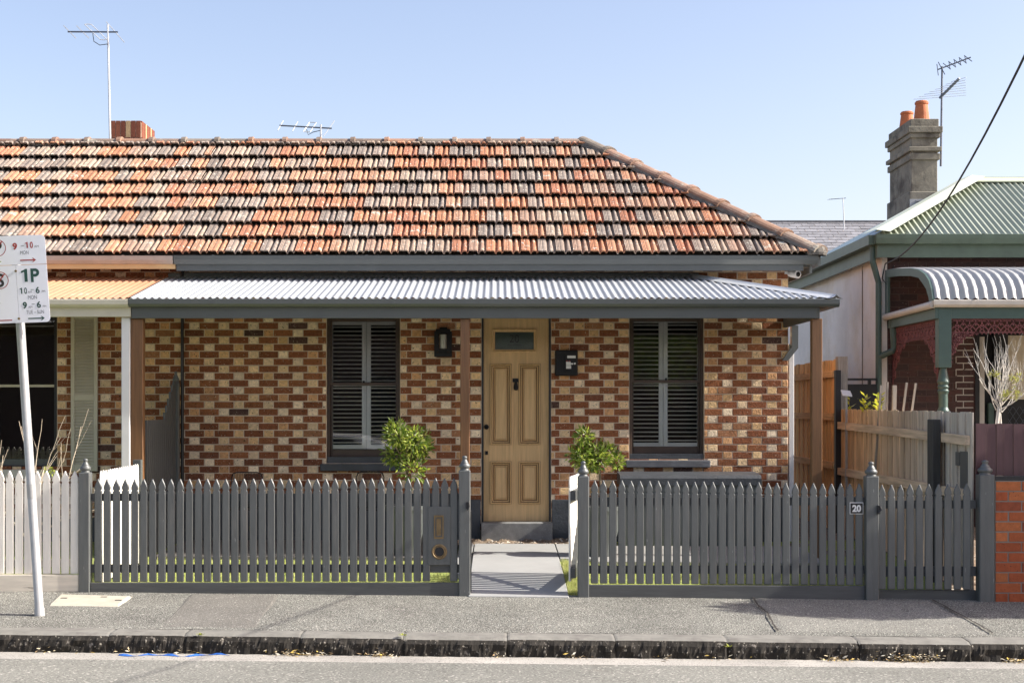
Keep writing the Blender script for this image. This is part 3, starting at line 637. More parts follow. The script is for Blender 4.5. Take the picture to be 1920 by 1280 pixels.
mb.face([(L0,yd+.045,zb),(L1,yd+.045,zb),(L1,yd+.045,gl[2]),(L0,yd+.045,gl[2])])
mb.face([(L0,yd,zb),(L1,yd,zb),(L1,yd+.04,zb),(L0,yd+.04,zb)])
door = mb.build('door', 'oak_door', H1)
def ring(mb, r, steps):
    """nested rectangular moulding: steps = [(inset, depth)]"""
    rows = []
    for i, d in steps: rows.append([(r[0]+i, yd+d, r[2]+i), (r[1]-i, yd+d, r[2]+i), (r[1]-i, yd+d, r[3]-i), (r[0]+i, yd+d, r[3]-i)])
    mb.grid(rows, close=True); return rows[-1]
for p in panels:
    mb = MB(); q = (p[0]-.012, p[1]+.012, p[2]-.012, p[3]+.012)
    last = ring(mb, q, [(0,.0),(0,-.026),(.009,-.030),(.016,-.020),(.018,.012),(.024,.012),(.026,-.008),(.036,-.004),(.038,.022),(.044,.024),(.052,.006),(.060,.004),(.061,.020),(.066,.020),(.067,.006)]); mb.face(last); mb.build('panel', 'oak_door', door, fix=False)
    mb = MB(); ring(mb, q, [(-.004,-.001),(.002,-.001)]); ring(mb, q, [(.017,.0105),(.025,.0105)]); ring(mb, q, [(.038,.0215),(.044,.0235)]); mb.build('dark_groove', 'door_groove', door)  # dark rings along the moulding steps, darker than the door wood
mb = MB(); ring(mb, (gl[0]-.035, gl[1]+.035, gl[2]-.035, gl[3]+.035), [(0,0),(0,-.025),(.012,-.030),(.022,-.012),(.028,-.008),(.036,.028)]); mb.build('glazing_bead', 'oak_door', door)
mb = MB(); mb.box(gl[0]-.01, gl[1]+.01, yd+.026, yd+.030, gl[2]-.01, gl[3]+.01); pn = mb.build('fanlight', 'fanlight_glass', door)
mb = MB(); mb.box(gl[0]-.01, gl[1]+.01, yd+.034, yd+.038, gl[2]-.01, gl[3]+.01); mb.build('fanlight_backing', 'fan_grey', door)
gx = (gl[0]+gl[1])/2; gz = gl[2]
letters([('20', .092, gx, gz+.088, 'CENTER', .0, .95), ('Neptune Street', .022, gx, gz+.045, 'CENTER', 0, .8)], 'house_number', 'ink_black', pn, lambda u, w, d: (u, yd+.0245, w))
mb = MB(); kx = PX(966.5, yd); kz = PZ(721, yd)
mb.box(kx-.035, kx+.035, yd-.02, yd, kz+.03, kz+.075); mb.lathe([(.0,0),(.024,.01),(.028,.04),(.018,.09),(.012,.11),(.012,.12)], (kx+.005, yd-.026, kz-.07), 10); mb.build('door_knocker', 'black_metal', door)
mb = MB(); k2 = (PX(912, yd), PZ(800, yd)); rows = []
for r, d in ((.030,0),(.030,-.012),(.020,-.016),(.016,-.006),(.012,-.014),(0.001,-.016)): rows.append([(k2[0]+r*math.cos(t), yd+d, k2[1]+r*math.sin(t)) for t in [2*math.pi*i/16 for i in range(16)]])
mb.grid(rows, close=True); mb.build('door_lock', 'black_metal', door)
mb = MB(); mb.box(PX(909.5,yd), PX(915,yd), yd-.008, yd, PZ(852,yd), PZ(845,yd)); mb.build('keyhole', 'black_metal', door)
mb = MB(); ys = YW-.20; mb.box(PX(902,ys), PX(1036,ys), ys, YW+.1, .05, PZ(980,ys)); mb.build('door_step', 'bluestone', H1, bevel=.008)
mb = MB(); mb.box(dx0, dx1, YW-.02, yd+.03, PZ(980,ys)+.001, dz0+.0); mb.build('threshold', 'black_paint', H1)

# ------------------------------------------------------------------ wall fittings
x, z = PX(831, YW-.08), PZ(643, YW-.08)
t = thing('wall_lantern', 'black box lantern with frosted glass on the brick wall left of the door', 'wall lamp', (x, YW-.08, z))
mb = MB(); mb.box(x-.045, x+.045, YW-.03, YW-.012, z-.15, z+.19); mb.build('backplate', 'black_metal', t)
mb = MB()
for sx in (-1, 1): mb.box(x+sx*.092-.012, x+sx*.092+.012, YW-.17, YW-.15, z-.12, z+.13); mb.box(x+sx*.092-.012, x+sx*.092+.012, YW-.05, YW-.03, z-.12, z+.13)
mb.box(x-.104, x+.104, YW-.175, YW-.025, z-.165, z-.115); mb.box(x-.085, x+.085, YW-.165, YW-.03, z+.13, z+.165); mb.box(x-.104, x+.104, YW-.175, YW-.025, z+.115, z+.135)
for sx in (-1, 1): mb.box(x+sx*.065-.018, x+sx*.065+.018, YW-.165, YW-.16, z-.11, z+.115)
mb.box(x-.05, x+.05, YW-.165, YW-.16, z-.115, z-.07); mb.build('housing', 'black_metal', t, bevel=.003)
mb = MB(); mb.tube([(x, YW-.11, z-.09), (x, YW-.11, z+.10)], .042, 14); mb.build('lamp_glass', 'lamp_glass', t, smooth=False)
x0, x1, z0, z1 = PX(1041,YW-.15), PX(1083.5,YW-.15), PZ(704,YW-.15), PZ(656,YW-.15)
t = thing('meter_box', 'black electricity meter box with white stickers on the wall right of the door', 'meter box', ((x0+x1)/2, YW, z0))
mb = MB(); mb.box(x0, x1, YW-.15, YW-.01, z0, z1); mb.build('case', 'black_metal', t, bevel=.01)
mb = MB(); mb.box(x0+.11, x1-.012, YW-.165, YW-.15, z0+.045, z1-.03); mb.build('front_panel', 'black_metal', t, bevel=.004)
mb = MB(); sc = (x1-x0)/.915; ox = x0; oz = z1
def st(a, b, c, d): mb.box(ox+(x1-x0)*a, ox+(x1-x0)*b, YW-.168, YW-.165, oz-(z1-z0)*d, oz-(z1-z0)*c)
st(.53,.90,.22,.32); st(.48,.68,.46,.60); st(.48,.70,.61,.73); st(.68,.79,.51,.57); mb.build('sticker', 'plastic_white', t)
mb = MB(); st(.49,.54,.41,.455); st(.61,.66,.41,.455); mb.build('indicator_light', 'ink_red', t)
mb = MB(); mb.tube([(ox+(x1-x0)*.86, YW-.172, oz-(z1-z0)*.53), (ox+(x1-x0)*.86, YW-.165, oz-(z1-z0)*.53)], .012, 12); mb.build('dial', 'plastic_white', t)
cxm, czm = PX(1490, 16.95), PZ(514.5, 16.95)
t = thing('security_camera', 'white bullet security camera under the eave at the cottage corner', 'security camera', (cxm, 16.95, czm))
mb = MB(); a = Vector((cxm-.05, 17.02, czm+.015)); b = Vector((cxm+.025, 16.88, czm-.005)); mb.tube([a, a.lerp(b,.3), b], [.03,.042,.048], 14); mb.build('housing', 'plastic_white', t, smooth=False)
mb = MB(); mb.tube([b, b+(b-a).normalized()*.006], .030, 14); mb.build('lens', 'black_metal', t)
mb = MB(); mb.bar((cxm-.09, 17.06, czm+.03), (cxm-.03, 17.0, czm+.02), .03, .03); mb.build('bracket', 'plastic_white', t)

# ------------------------------------------------------------------ fences
def picket_poly(w, h):
    a = [(w,0),(w,h-.118),(w*.80,h-.112),(w*.80,h-.104),(w,h-.097),(w*.97,h-.076),(w*.78,h-.055),(w*.50,h-.034),(w*.30,h-.018),(w*.20,h-.006)]
    return a+[(0,h)]+[(-x,z) for x, z in reversed(a)]
class FenceLine:
    """vertical boards along a straight line p->q (2D), bottoms and tops interpolated"""
    def __init__(s, p, q): s.p = Vector((*p, 0)); s.q = Vector((*q, 0)); s.d = (s.q-s.p); s.L = s.d.length; s.d.normalize(); s.n = Vector((s.d.y, -s.d.x, 0))
    def P(s, u, off, z): w = s.p+s.d*u+s.n*off; return (w.x, w.y, z)
def pickets(parent, fl, zb, zt, m, pitch=.0842, w=.0347, th=.019, first=.05, name='picket', skip=(), short=(), bev=True):
    n = int((fl.L-first)/pitch)+1
    for i in range(n):
        u = first+i*pitch
        if u > fl.L-.02: break
        if i in skip: continue
        t = u/fl.L; b = zb[0]+(zb[1]-zb[0])*t; tt = zt[0]+(zt[1]-zt[0])*t+random.uniform(-.003,.003)
        if i in short: b = short[i]
        mb = MB(); ww = w*random.uniform(.97,1.02); lean = random.uniform(-.003,.003); o0 = random.uniform(0,.002)
        mb.prism([(x, z) for x, z in picket_poly(ww, tt-b)], lambda x, z, d: fl.P(u+x+lean*z, d+o0, b+z), 0, th); mb.build(name, m, parent, fix=True, bevel=.0065)
def finial_post(parent, x0, x1, y0, y1, zb, zt, zf, m, label=None):
    mb = MB(); mb.box(x0, x1, y0, y1, zb, zt); p = mb.build('post', m, parent, bevel=.007)
    cx, cy, r, h = (x0+x1)/2, (y0+y1)/2, (x1-x0)/2, zf-zt; mb = MB()
    mb.lathe([(r*.80,0),(r*.82,h*.06),(r*.62,h*.10),(r*.9,h*.17),(r*1.0,h*.28),(r*.9,h*.40),(r*.66,h*.47),(r*.68,h*.50),(r*.56,h*.60),(r*.38,h*.72),(r*.36,h*.80),(r*.46,h*.86),(r*.40,h*.95),(r*.15,h*1.0)], (cx, cy, zt), 20)
    mb.build('finial', m, p, smooth=True); return p
def s203(px): return PX(px, YF)
def z203(py): return PZ(py, YF)
FL = thing('picket_fence', 'long charcoal picket fence section left of the open gate, with brass letter slot', 'fence', (-2, YF, 0))
fl = FenceLine((s203(172), YF), (s203(861), YF))
pickets(FL, fl, (z203(1090), z203(1089)), (z203(897), z203(895)), 'charcoal_wood', first=.062, short={37: z203(951), 38: z203(951)} )
for za in ((925, 939), (1058, 1073)):
    mb = MB(); mb.box(s203(170), s203(862), YF+.004, YF+.045, z203(za[1]), z203(za[0])); mb.build('rail', 'charcoal_board', FL)
mb = MB(); mb.box(s203(171), s203(861), YF-.03, YF+.012, -.02, z203(1091)); mb.build('plinth_board', 'charcoal_board', FL, bevel=.004)
finial_post(FL, s203(150), s203(170.5), YF-.05, YF+.05, -.06, z203(885), z203(859), 'charcoal_wood')
finial_post(FL, s203(860.5), s203(882), YF-.05, YF+.05, -.06, z203(881), z203(854), 'charcoal_wood')
yb = YF-.026; mb = MB(); mb.box(s203(803), s203(845), yb, YF-.019, z203(1058), z203(949)); mb.build('letterbox_panel', 'charcoal_wood', FL, bevel=.002)
mb = MB(); a, b, c, d = s203(814), s203(832), z203(1009), z203(965)
mb.box(a, a+.012, yb-.008, yb, c, d); mb.box(b-.012, b, yb-.008, yb, c, d); mb.box(a+.012, b-.012, yb-.008, yb, c, c+.018); mb.box(a+.012, b-.012, yb-.008, yb, d-.018, d)
mb.box(a+.022, b-.022, yb-.006, yb, c+.03, d-.03); mb.build('letter_slot', 'brass', FL)
mb = MB(); cx_, cz_ = s203(824), z203(1033); rows = []
for r, dd in ((.070,0),(.072,-.006),(.060,-.010),(.052,-.004),(.045,-.008),(.040,.004)): rows.append([(cx_+r*math.cos(t), yb+dd, cz_+r*math.sin(t)) for t in [2*math.pi*i/28 for i in range(28)]])
mb.grid(rows, close=True); rg = mb.build('paper_ring', 'brass', FL); mb = MB(); mb.face([(cx_+.042*math.cos(t), yb-.001, cz_+.042*math.sin(t)) for t in [2*math.pi*i/28 for i in range(28)]]); mb.build('tube_opening', 'black_paint', rg)
mb = MB(); mb.box(s203(874), s203(879.5), YF-.062, YF-.05, z203(952), z203(940)); mb.tube([(s203(877), YF-.066, z203(955)), (s203(880), YF-.066, z203(948)), (s203(879), YF-.066, z203(940))], .007, 8); mb.box(s203(882.4), s203(884), YF-.03, YF+.03, z203(1108), z203(957)); mb.build('gate_latch', 'fence_hardware', FL)
FR = thing('picket_fence', 'charcoal picket fence section right of the open gate, carrying the number 20 plate', 'fence', (1.8, YF, 0))
fr = FenceLine((s203(1104), YF), (s203(1621), YF))
pickets(FR, fr, (z203(1093), z203(1096)), (z203(899), z203(906)), 'charcoal_wood', first=.052)
for za in ((932, 947), (1060, 1075)):
    mb = MB(); mb.box(s203(1103), s203(1622), YF+.004, YF+.045, z203(za[1]), z203(za[0])); mb.build('rail', 'charcoal_board', FR)
mb = MB(); mb.hexa([(s203(1104),YF-.03,-.04),(s203(1621),YF-.03,-.07),(s203(1621),YF+.012,-.07),(s203(1104),YF+.012,-.04),(s203(1104),YF-.03,z203(1095)),(s203(1621),YF-.03,z203(1097.5)),(s203(1621),YF+.012,z203(1097.5)),(s203(1104),YF+.012,z203(1095))]); mb.build('plinth_board', 'charcoal_board', FR, bevel=.004)
finial_post(FR, s203(1083), s203(1104), YF-.05, YF+.05, -.08, z203(892), z203(864), 'charcoal_wood')
finial_post(FR, s203(1621), s203(1645), YF-.06, YF+.05, -.10, z203(892), z203(865), 'charcoal_wood')
# number plate
x0, x1, z0, z1 = s203(1592), s203(1617.5), z203(963), z203(941); yp = YF-.026
t = thing('house_number_plate', 'small black enamel plate reading 20 fixed to the picket fence', 'number plate', ((x0+x1)/2, yp, z0))
mb = MB(); mb.box(x0, x1, yp, YF-.019, z0, z1); mb.build('plate', 'plastic_white', t, bevel=.001)
mb = MB(); mb.box(x0+.006, x1-.006, yp-.003, yp, z0+.006, z1-.006); mb.build('plate_face', 'sign_black', t)
letters([('20', .058, (x0+x1)/2, (z0+z1)/2-.029, 'CENTER', .0035, .95)], 'number', 'plastic_white', t, lambda u, w, d: (u, yp-.0045, w))
# side gate
SG = thing('side_gate', 'closed charcoal picket side gate between the number 20 post and the red brick wall', 'gate', (4, YF, 0))
fg = FenceLine((s203(1646), YF+.01), (s203(1832), YF+.01))
pickets(SG, fg, (z203(1104), z203(1105)), (z203(908), z203(905)), 'charcoal_wood', pitch=.0872, w=.035, first=.036)
for za in ((938, 953), (1062, 1080)):
    mb = MB(); mb.box(s203(1647), s203(1831), YF+.014, YF+.05, z203(za[1]), z203(za[0])); mb.build('rail', 'charcoal_board', SG)
mb = MB(); mb.box(s203(1641), s203(1646), YF-.085, YF-.06, z203(962), z203(946)); mb.tube([(s203(1642), YF-.09, z203(959)), (s203(1647.5), YF-.095, z203(953)), (s203(1645), YF-.09, z203(947))], .008, 8); mb.build('latch', 'fence_hardware', SG)
mb = MB(); mb.box(s203(1645.5), s203(1833), YF+.04, YF+.08, -.1, z203(1107)); mb.build('sill_board', 'charcoal_board', SG)
finial_post(SG, s203(1833), s203(1861), YF-.06, YF+.06, -.12, z203(889), z203(862), 'charcoal_wood')
# open gate, swung inwards
OG = thing('front_gate', 'front gate standing open beside the path, pale pickets on dark rails', 'gate', (s203(1076), YF+.06, 0))
ha = R(10); px0 = Vector((s203(1070.5), YF+.06)); px1 = px0+Vector((math.sin(ha), math.cos(ha)))*.97
og = FenceLine((px1.x, px1.y), (px0.x, px0.y))      # n points to -X: the picket side
pickets(OG, og, (.12,.12), (1.10,1.10), 'fence_white', pitch=.0885, w=.029, first=.045)
for za in (.20, .92):
    mb = MB(); mb.prism([(0,za-.045),(0,za+.045),(og.L,za+.045),(og.L,za-.045)], lambda u, z, d: og.P(u, d, z), -.045, -.001); mb.build('rail', 'charcoal_board', OG, fix=True)
mb = MB(); mb.prism([(.02,.90),(.11,.90),(og.L-.01,.235),(og.L-.10,.235)], lambda u, z, d: og.P(u, d, z), -.040, -.002); mb.build('brace', 'charcoal_board', OG, fix=True)
# return fence on the left, boundary fence under the verandah
XR = -3.71
RFn = thing('picket_fence', 'short sunlit white picket fence running back from the left corner post', 'fence', (XR, 14, 0))
rf = FenceLine((XR, YF+.06), (XR, 14.62)); rf.n = Vector((1, 0, 0))
pickets(RFn, rf, (.10,.14), (z203(882), z203(882)+.01), 'fence_white', pitch=.078, w=.030, first=.035)
for za in (.95, .28):
    mb = MB(); mb.box(XR-.045, XR-.001, YF+.05, 14.62, za-.035, za+.035); mb.build('rail', 'fence_board_white', RFn)
mb = MB(); mb.box(XR-.05, XR+.03, 14.62, 14.70, .05, 1.20); mb.build('post', 'charcoal', RFn)
BF = thing('boundary_screen', 'dark grey board screen between the two verandahs, its top sweeping up to the wall', 'fence', (-3.84, 16, 0))
zb_ = .08; ya = 15.47; xx = -3.84; N_ = 17
for i in range(N_):
    a = ya+(YW-.03-ya)*i/N_; b = ya+(YW-.03-ya)*(i+1)/N_-.018; t_ = (i+.5)/N_
    h = 1.60+(0 if t_ < .5 else min(1, (t_-.5)/.33)*.45); mb = MB(); mb.box(xx-.01, xx+.012, a, b, zb_, h); mb.build('board', 'screen_grey', BF)
mb = MB(); mb.box(xx-.045, xx-.012, ya, YW-.03, 1.3, 1.37); mb.build('rail', 'charcoal_board', BF)
finial_post(BF, xx-.04, xx+.04, YW-.22, YW-.14, zb_, 2.03, 2.17, 'charcoal_wood')
# white fence of the attached cottage
WF = thing('picket_fence', 'off white picket fence of the attached cottage behind the sign pole', 'fence', (-5, YF, 0))
wf = FenceLine((-9.2, YF+.01), (s203(149), YF+.01)); np_ = int(wf.L/.0855)
pickets(WF, wf, (z203(1075), z203(1075)), (z203(880), z203(882)), 'fence_white', pitch=.0855, w=.0375, first=wf.L-.045-np_*.0855)
for za in (.88, .3):
    mb = MB(); mb.box(-9.2, s203(149), YF+.012, YF+.05, za-.035, za+.035); mb.build('rail', 'fence_board_white', WF)
mb = MB(); mb.box(-9.2, s203(149.5), YF-.035, YF+.006, .04, z203(1076)); mb.build('plinth_board', 'fence_board_white', WF, bevel=.004)
mb = MB(); mb.box(-9.25, -9.15, YF-.05, YF+.05, -.05, 1.25); mb.build('post', 'fence_white', WF)
# paling fence on the right boundary
PF = thing('paling_fence', 'weathered low timber paling fence with rails on the right boundary', 'fence', (4.42, 15.5, 0))
XP = 4.42; Y0, Y1 = YF+.14, 18.35; n = 45
def wcol(t):
    g = (.50,.45,.38); w_ = (.70,.47,.26); k = min(1, max(0, (t-.15)*1.3)); j = random.uniform(.82,1.15); return tuple((g[i]*(1-k)+w_[i]*k)*j for i in range(3))
for i in range(n):
    a = Y0+(Y1-Y0)*i/n; b = Y0+(Y1-Y0)*(i+1)/n; t_ = i/n; off = .016 if i % 2 else 0
    mb = MB(); mb.box(XP+off, XP+.014+off, a-.008+.012*(i % 2), b+.006-.012*(i % 2), .02, 1.69+.03*t_+random.uniform(-.008,.008), wcol(t_)); mb.build('paling', 'paling', PF)
for za, zb2 in ((1.52,1.44), (.93,.93)):
    mb = MB(); mb.hexa([(XP-.05,Y0+.05,zb2-.055),(XP-.002,Y0+.05,zb2-.055),(XP-.002,Y1,za-.055),(XP-.05,Y1,za-.055),(XP-.05,Y0+.05,zb2+.035),(XP-.002,Y0+.05,zb2+.035),(XP-.002,Y1,za+.035),(XP-.05,Y1,za+.035)], wcol(.5)); mb.build('rail', 'paling_rail', PF)
mb = MB(); mb.box(XP-.13, XP-.052, 14.05, 14.24, -.02, 1.62); mb.build('post', 'old_post', PF, bevel=.006)
for a, b, c, d in ((13.62,13.74,1.18,1.31), (13.40,13.60,.97,1.32)):
    mb = MB(); mb.box(XP-.008, XP-.001, a, b, c, d); mb.build('painted_patch', 'charcoal', PF)
TF = thing('paling_fence', 'taller golden new timber paling fence down the side passage', 'fence', (4.42, 20, 0))
Y0, Y1 = 18.62, 23.6; n = 34
for i in range(n):
    a = Y0+(Y1-Y0)*i/n; b = Y0+(Y1-Y0)*(i+1)/n; off = .016 if i % 2 else 0; j = random.uniform(.85,1.12)
    mb = MB(); mb.box(XP+off, XP+.014+off, a-.01+.014*(i % 2), b+.01-.014*(i % 2), .12, 2.37+random.uniform(-.01,.01), (.94*j,.60*j,.27*j)); mb.build('paling', 'paling', TF)
for za in (2.18, 1.62, .98):
    mb = MB(); mb.box(XP-.05, XP-.002, Y0, Y1, za-.045, za+.045, (.80,.52,.26)); mb.build('rail', 'paling_rail', TF)
mb = MB(); mb.box(XP-.02, XP+.11, 18.46, 18.58, .1, 2.40); mb.build('post', 'silvered_post', TF)
mb = MB(); mb.box(XP-.07, XP+.0, 18.36, 18.44, .1, 2.22); mb.build('steel_post', 'black_paint', TF)
# red brick front wall with plum boards
BW = thing('brick_front_wall', 'low orange red brick wall topped with plum painted boards at far right', 'wall', (6, YF, 0))
brickwork(BW, s203(1862)+.004, 8.5, -.12, z203(900), YF-.04, [], red_col, 'red_brick', 'grey_mortar', course=.0935, zref=z203(901), bond='english', phase=4.571, L1=.245, proud=.004, part='wall')
mb = MB(); mb.box(s203(1862), 8.5, YF-.045, YF+.17, z203(900)+.002, z203(893)); mb.build('coping', 'black_paint', BW)
x = PX(1829, YF+.08); i = 0
while x < 8.4:
    w_ = random.choice([.062,.078,.082,.095]); mb = MB(); mb.box(x, x+w_-.004, YF+.06+(.006 if i % 2 else 0), YF+.08+(.006 if i % 2 else 0), z203(892)+.001 if x > s203(1862) else .9, PZ(794, YF+.06)+random.uniform(-.006,.004)); mb.build('board', 'plum_paint', BW); x += w_; i += 1
# ------------------------------------------------------------------ sign
Ys = 11.9; pb = Vector((PX(74.5, Ys), Ys, 0)); pb.z = zfoot(pb.x, Ys); ptop = Vector((PX(29, Ys), Ys, PZ(470, Ys)))
SN = thing('parking_sign', 'leaning galvanised pole with white parking restriction sign on the footpath', 'sign', tuple(pb))
d = (ptop-pb).normalized(); mb = MB(); mb.tube([pb-d*.05, pb+d*.06, pb+d*.07, ptop], [.042,.042,.036,.036], 20); mb.build('pole', 'galvanised', SN, smooth=True)
mb = MB(); mb.tube([pb+d*.98, pb+d*1.10], .0375, 20); mb.build('sleeve', 'galvanised', SN, smooth=True)
right = Vector((1, 0, .035)).normalized(); up = Vector((d.x, 0, d.z)).normalized(); yp = Ys-.05
O = Vector((PX(31.0, yp), yp, PZ(524, yp)))       # seam, centre height
def SP(u, w, dd=0): return O+right*u+up*w+Vector((0, dd, 0))
k_ = Ys/F
Rr = (90-31)*k_*.98; Lr = .30; T = 82*k_; B = -81*k_; sp = T-55*k_; rad = .035
def rr(u0, u1, w0, w1, r=(1,1,1,1)):
    P_ = []
    for cx, cy, a0, on in ((u1, w0, -90, r[0]), (u1, w1, 0, r[1]), (u0, w1, 90, r[2]), (u0, w0, 180, r[3])):
        if not on: P_.append((cx, cy)); continue
        ox = cx+(-rad if cx == u1 else rad); oy = cy+(rad if cy == w0 else -rad)
        for q in range(6): t_ = R(a0+q*18); P_.append((ox+rad*math.cos(t_), oy+rad*math.sin(t_)))
    return P_
mb = MB(); mb.prism(rr(-.42, Rr, sp+.002, T, (0,1,1,0)), SP, 0, .003); mb.build('upper_plate', 'sign_white', SN, fix=True)
mb = MB(); mb.prism(rr(.0015, Rr, B, sp-.002, (1,0,0,0)), SP, 0, .003); mb.build('right_plate', 'sign_white', SN, fix=True)
mb = MB(); mb.prism(rr(-.42, -.0015, B, sp-.002, (0,0,0,1)), SP, 0, .003); mb.build('left_plate', 'sign_white', SN, fix=True)
mb = MB(); mb.prism([(-.42,sp-.06),(Rr-.05,sp-.06),(Rr-.05,sp-.09),(-.42,sp-.09)], SP, .004, .012); mb.prism([(-.42,B+.05),(Rr-.05,B+.05),(Rr-.05,B+.02),(-.42,B+.02)], SP, .004, .012); mb.build('bracket', 'galvanised', SN, fix=True)
mb = MB()
for w_ in (sp-9*k_*1.0-.01, B+.035): c_ = SP(.0, w_, -.002); mb.tube([c_, c_+Vector((0,-.008,0))], .010, 8)
mb.build('bolt', 'brass', SN)
def arrow(mb, u0, u1, w, t=.010, h=.034, left=False):
    P_ = [(u0, w-t/2), (u1-.02, w-t/2), (u1-.035, w-h/2), (u1-.024, w-h/2), (u1, w), (u1-.024, w+h/2), (u1-.035, w+h/2), (u1-.02, w+t/2), (u0, w+t/2)]
    for tri in ((0,1,7,8),(1,2,3,4),(4,5,6,7),(1,4,7)): mb.face([SP(*P_[i], -.0012) for i in tri])
def rg_(mb, cu, cw, r0, r1, dd=-.0012):
    n = 40; mb.grid([[SP(cu+r*math.cos(2*math.pi*i/n), cw+r*math.sin(2*math.pi*i/n), dd) for i in range(n)] for r in (r0, r1)], close=True)
def slash(mb, cu, cw, r, t, dd=-.0016): a = R(52); e = Vector((math.cos(a), math.sin(a))); f_ = Vector((-e.y, e.x))*t/2; mb.face([SP(cu+s*r*e.x+q*f_.x, cw+s*r*e.y+q*f_.y, dd) for s, q in ((-1,-1),(1,-1),(1,1),(-1,1))])
def up_(px): return (px-31)*k_        # pixel steps on the sign turned into metres
def wp(py, px): return (524-py)*k_
SPf = lambda u, w, d_: SP(u, w, -.0014)
def one(u, w, h, t, m, nm):      # a figure 1 with its flag
    mb = MB(); x = t/2
    mb.face([SP(u-x, w, -.0014), SP(u+x, w, -.0014), SP(u+x, w+h, -.0014), SP(u-x*.4, w+h, -.0014), SP(u-x, w+h*.93, -.0014)]); mb.face([SP(u-x, w+h*.93, -.0014), SP(u-x*3.0, w+h*.84, -.0014), SP(u-x*3.0, w+h*.70, -.0014), SP(u-x, w+h*.77, -.0014)])
    mb.build(nm, m, SN)
def word(rows, m): 
    for q in rows: letters([q], 'lettering', m, SN, SPf)
K = 'CENTER'
word([('9', .050, up_(32), wp(467.5,0), K, .0030, 1.05), ('0', .050, up_(63), wp(466,0), K, .002, .72)], 'ink_red'); one(up_(55), wp(466,0), .050, .012, 'ink_red', 'lettering')
def flat(pts, nm, m): mb = MB(); mb.face([SP(u, w, -.0014) for u, w in pts]); mb.build(nm, m, SN)
mb = MB(); arrow(mb, up_(40), up_(70), wp(488.5,0)); mb.build('arrow', 'ink_red', SN)
for cu, cw in ((up_(-1), wp(464,0)), (up_(0), wp(524.5,0))):
    mb = MB(); rg_(mb, cu, cw, .066, .072); mb.build('prohibition_ring', 'ink_red', SN); mb = MB(); slash(mb, cu, cw, .066, .010); mb.build('slash', 'ink_red', SN)
flat([(up_(-40), wp(598.5,0)), (up_(18), wp(598.5,0)), (up_(18), wp(600.5,0)), (up_(-40), wp(600.5,0))], 'line', 'ink_red')
word([('P', .108, up_(65), wp(529,0), K, .0045, .95), ('0', .050, up_(46.5), wp(551,0), K, .001, .72), ('6', .050, up_(69), wp(550.5,0), K, .0022, .95), ('9', .050, up_(43.5), wp(578,0), K, .0030, .95), ('6', .050, up_(69.5), wp(577.5,0), K, .0022, .95), ('–', .05, up_(59), wp(548,0), K, 0, .7), ('–', .05, up_(59), wp(575,0), K, 0, .7)], 'ink_green')
one(up_(49), wp(529,0), .108, .026, 'ink_green', 'lettering'); one(up_(39), wp(551,0), .050, .010, 'ink_green', 'lettering')
mb = MB(); arrow(mb, up_(48), up_(79), wp(597.5,0)); mb.build('arrow', 'ink_green', SN)
word([('P', .10, up_(-1), wp(475,0), K, .004, 1), ('S', .105, up_(0), wp(536,0), K, .004, 1)], 'ink_black')
word([('–', .05, up_(46), wp(466,0), K, 0, .7), ('AM', .019, up_(72.5), wp(465.5,0)), ('MON', .030, up_(49), wp(477.5,0), K, 0, .72), ('AM', .017, up_(54.5), wp(550,0)), ('PM', .017, up_(80), wp(549.5,0)), ('MON', .032, up_(58.5), wp(561.5,0), K, 0, .72), ('AM', .017, up_(53.5), wp(578,0)), ('PM', .017, up_(80), wp(577.5,0)), ('TUE – SUN', .031, up_(62), wp(589,0), K, 0, .70)], 'ink_grey')

# ------------------------------------------------------------------ plants
def leafcloud(mb, c, rad, n, size, cols, shell=.55, seed=0, lumps=6, fine=1.0, narrow=.38):
    rnd = random.Random(seed); c = Vector(c); rad = Vector(rad)
    L_ = [(Vector((rnd.uniform(-.72,.72), rnd.uniform(-.5,.5), rnd.uniform(-.6,.66))), rnd.uniform(.26,.52)) for _ in range(lumps)]
    for _ in range(n):
        lc, lr = rnd.choice(L_); v = Vector((rnd.gauss(0,1), rnd.gauss(0,1), rnd.gauss(0,1))).normalized()*(lr*(shell+(1-shell)*rnd.random()**.5)*rnd.uniform(.8,1.12))
        p = lc+v; w = c+Vector((p.x*rad.x, p.y*rad.y, p.z*rad.z))
        a = (v.normalized()+Vector((rnd.gauss(0,.5), rnd.gauss(0,.5), rnd.gauss(.15,.5)))).normalized(); b = a.cross(Vector((rnd.gauss(0,1), rnd.gauss(0,1), rnd.gauss(0,1)))).normalized()
        nn = a.cross(b); s_ = size*rnd.uniform(.6,1.3); col = rnd.choice(cols)
        mb.face([w, w+a*s_*.45+b*s_*narrow*.5+nn*s_*.06, w+a*s_-nn*s_*.08], col); mb.face([w, w+a*s_-nn*s_*.08, w+a*s_*.45-b*s_*narrow*.5+nn*s_*.06], col)
LG = [(.13,.20,.025),(.18,.27,.035),(.09,.15,.02),(.27,.36,.05),(.42,.48,.07),(.34,.36,.12)]
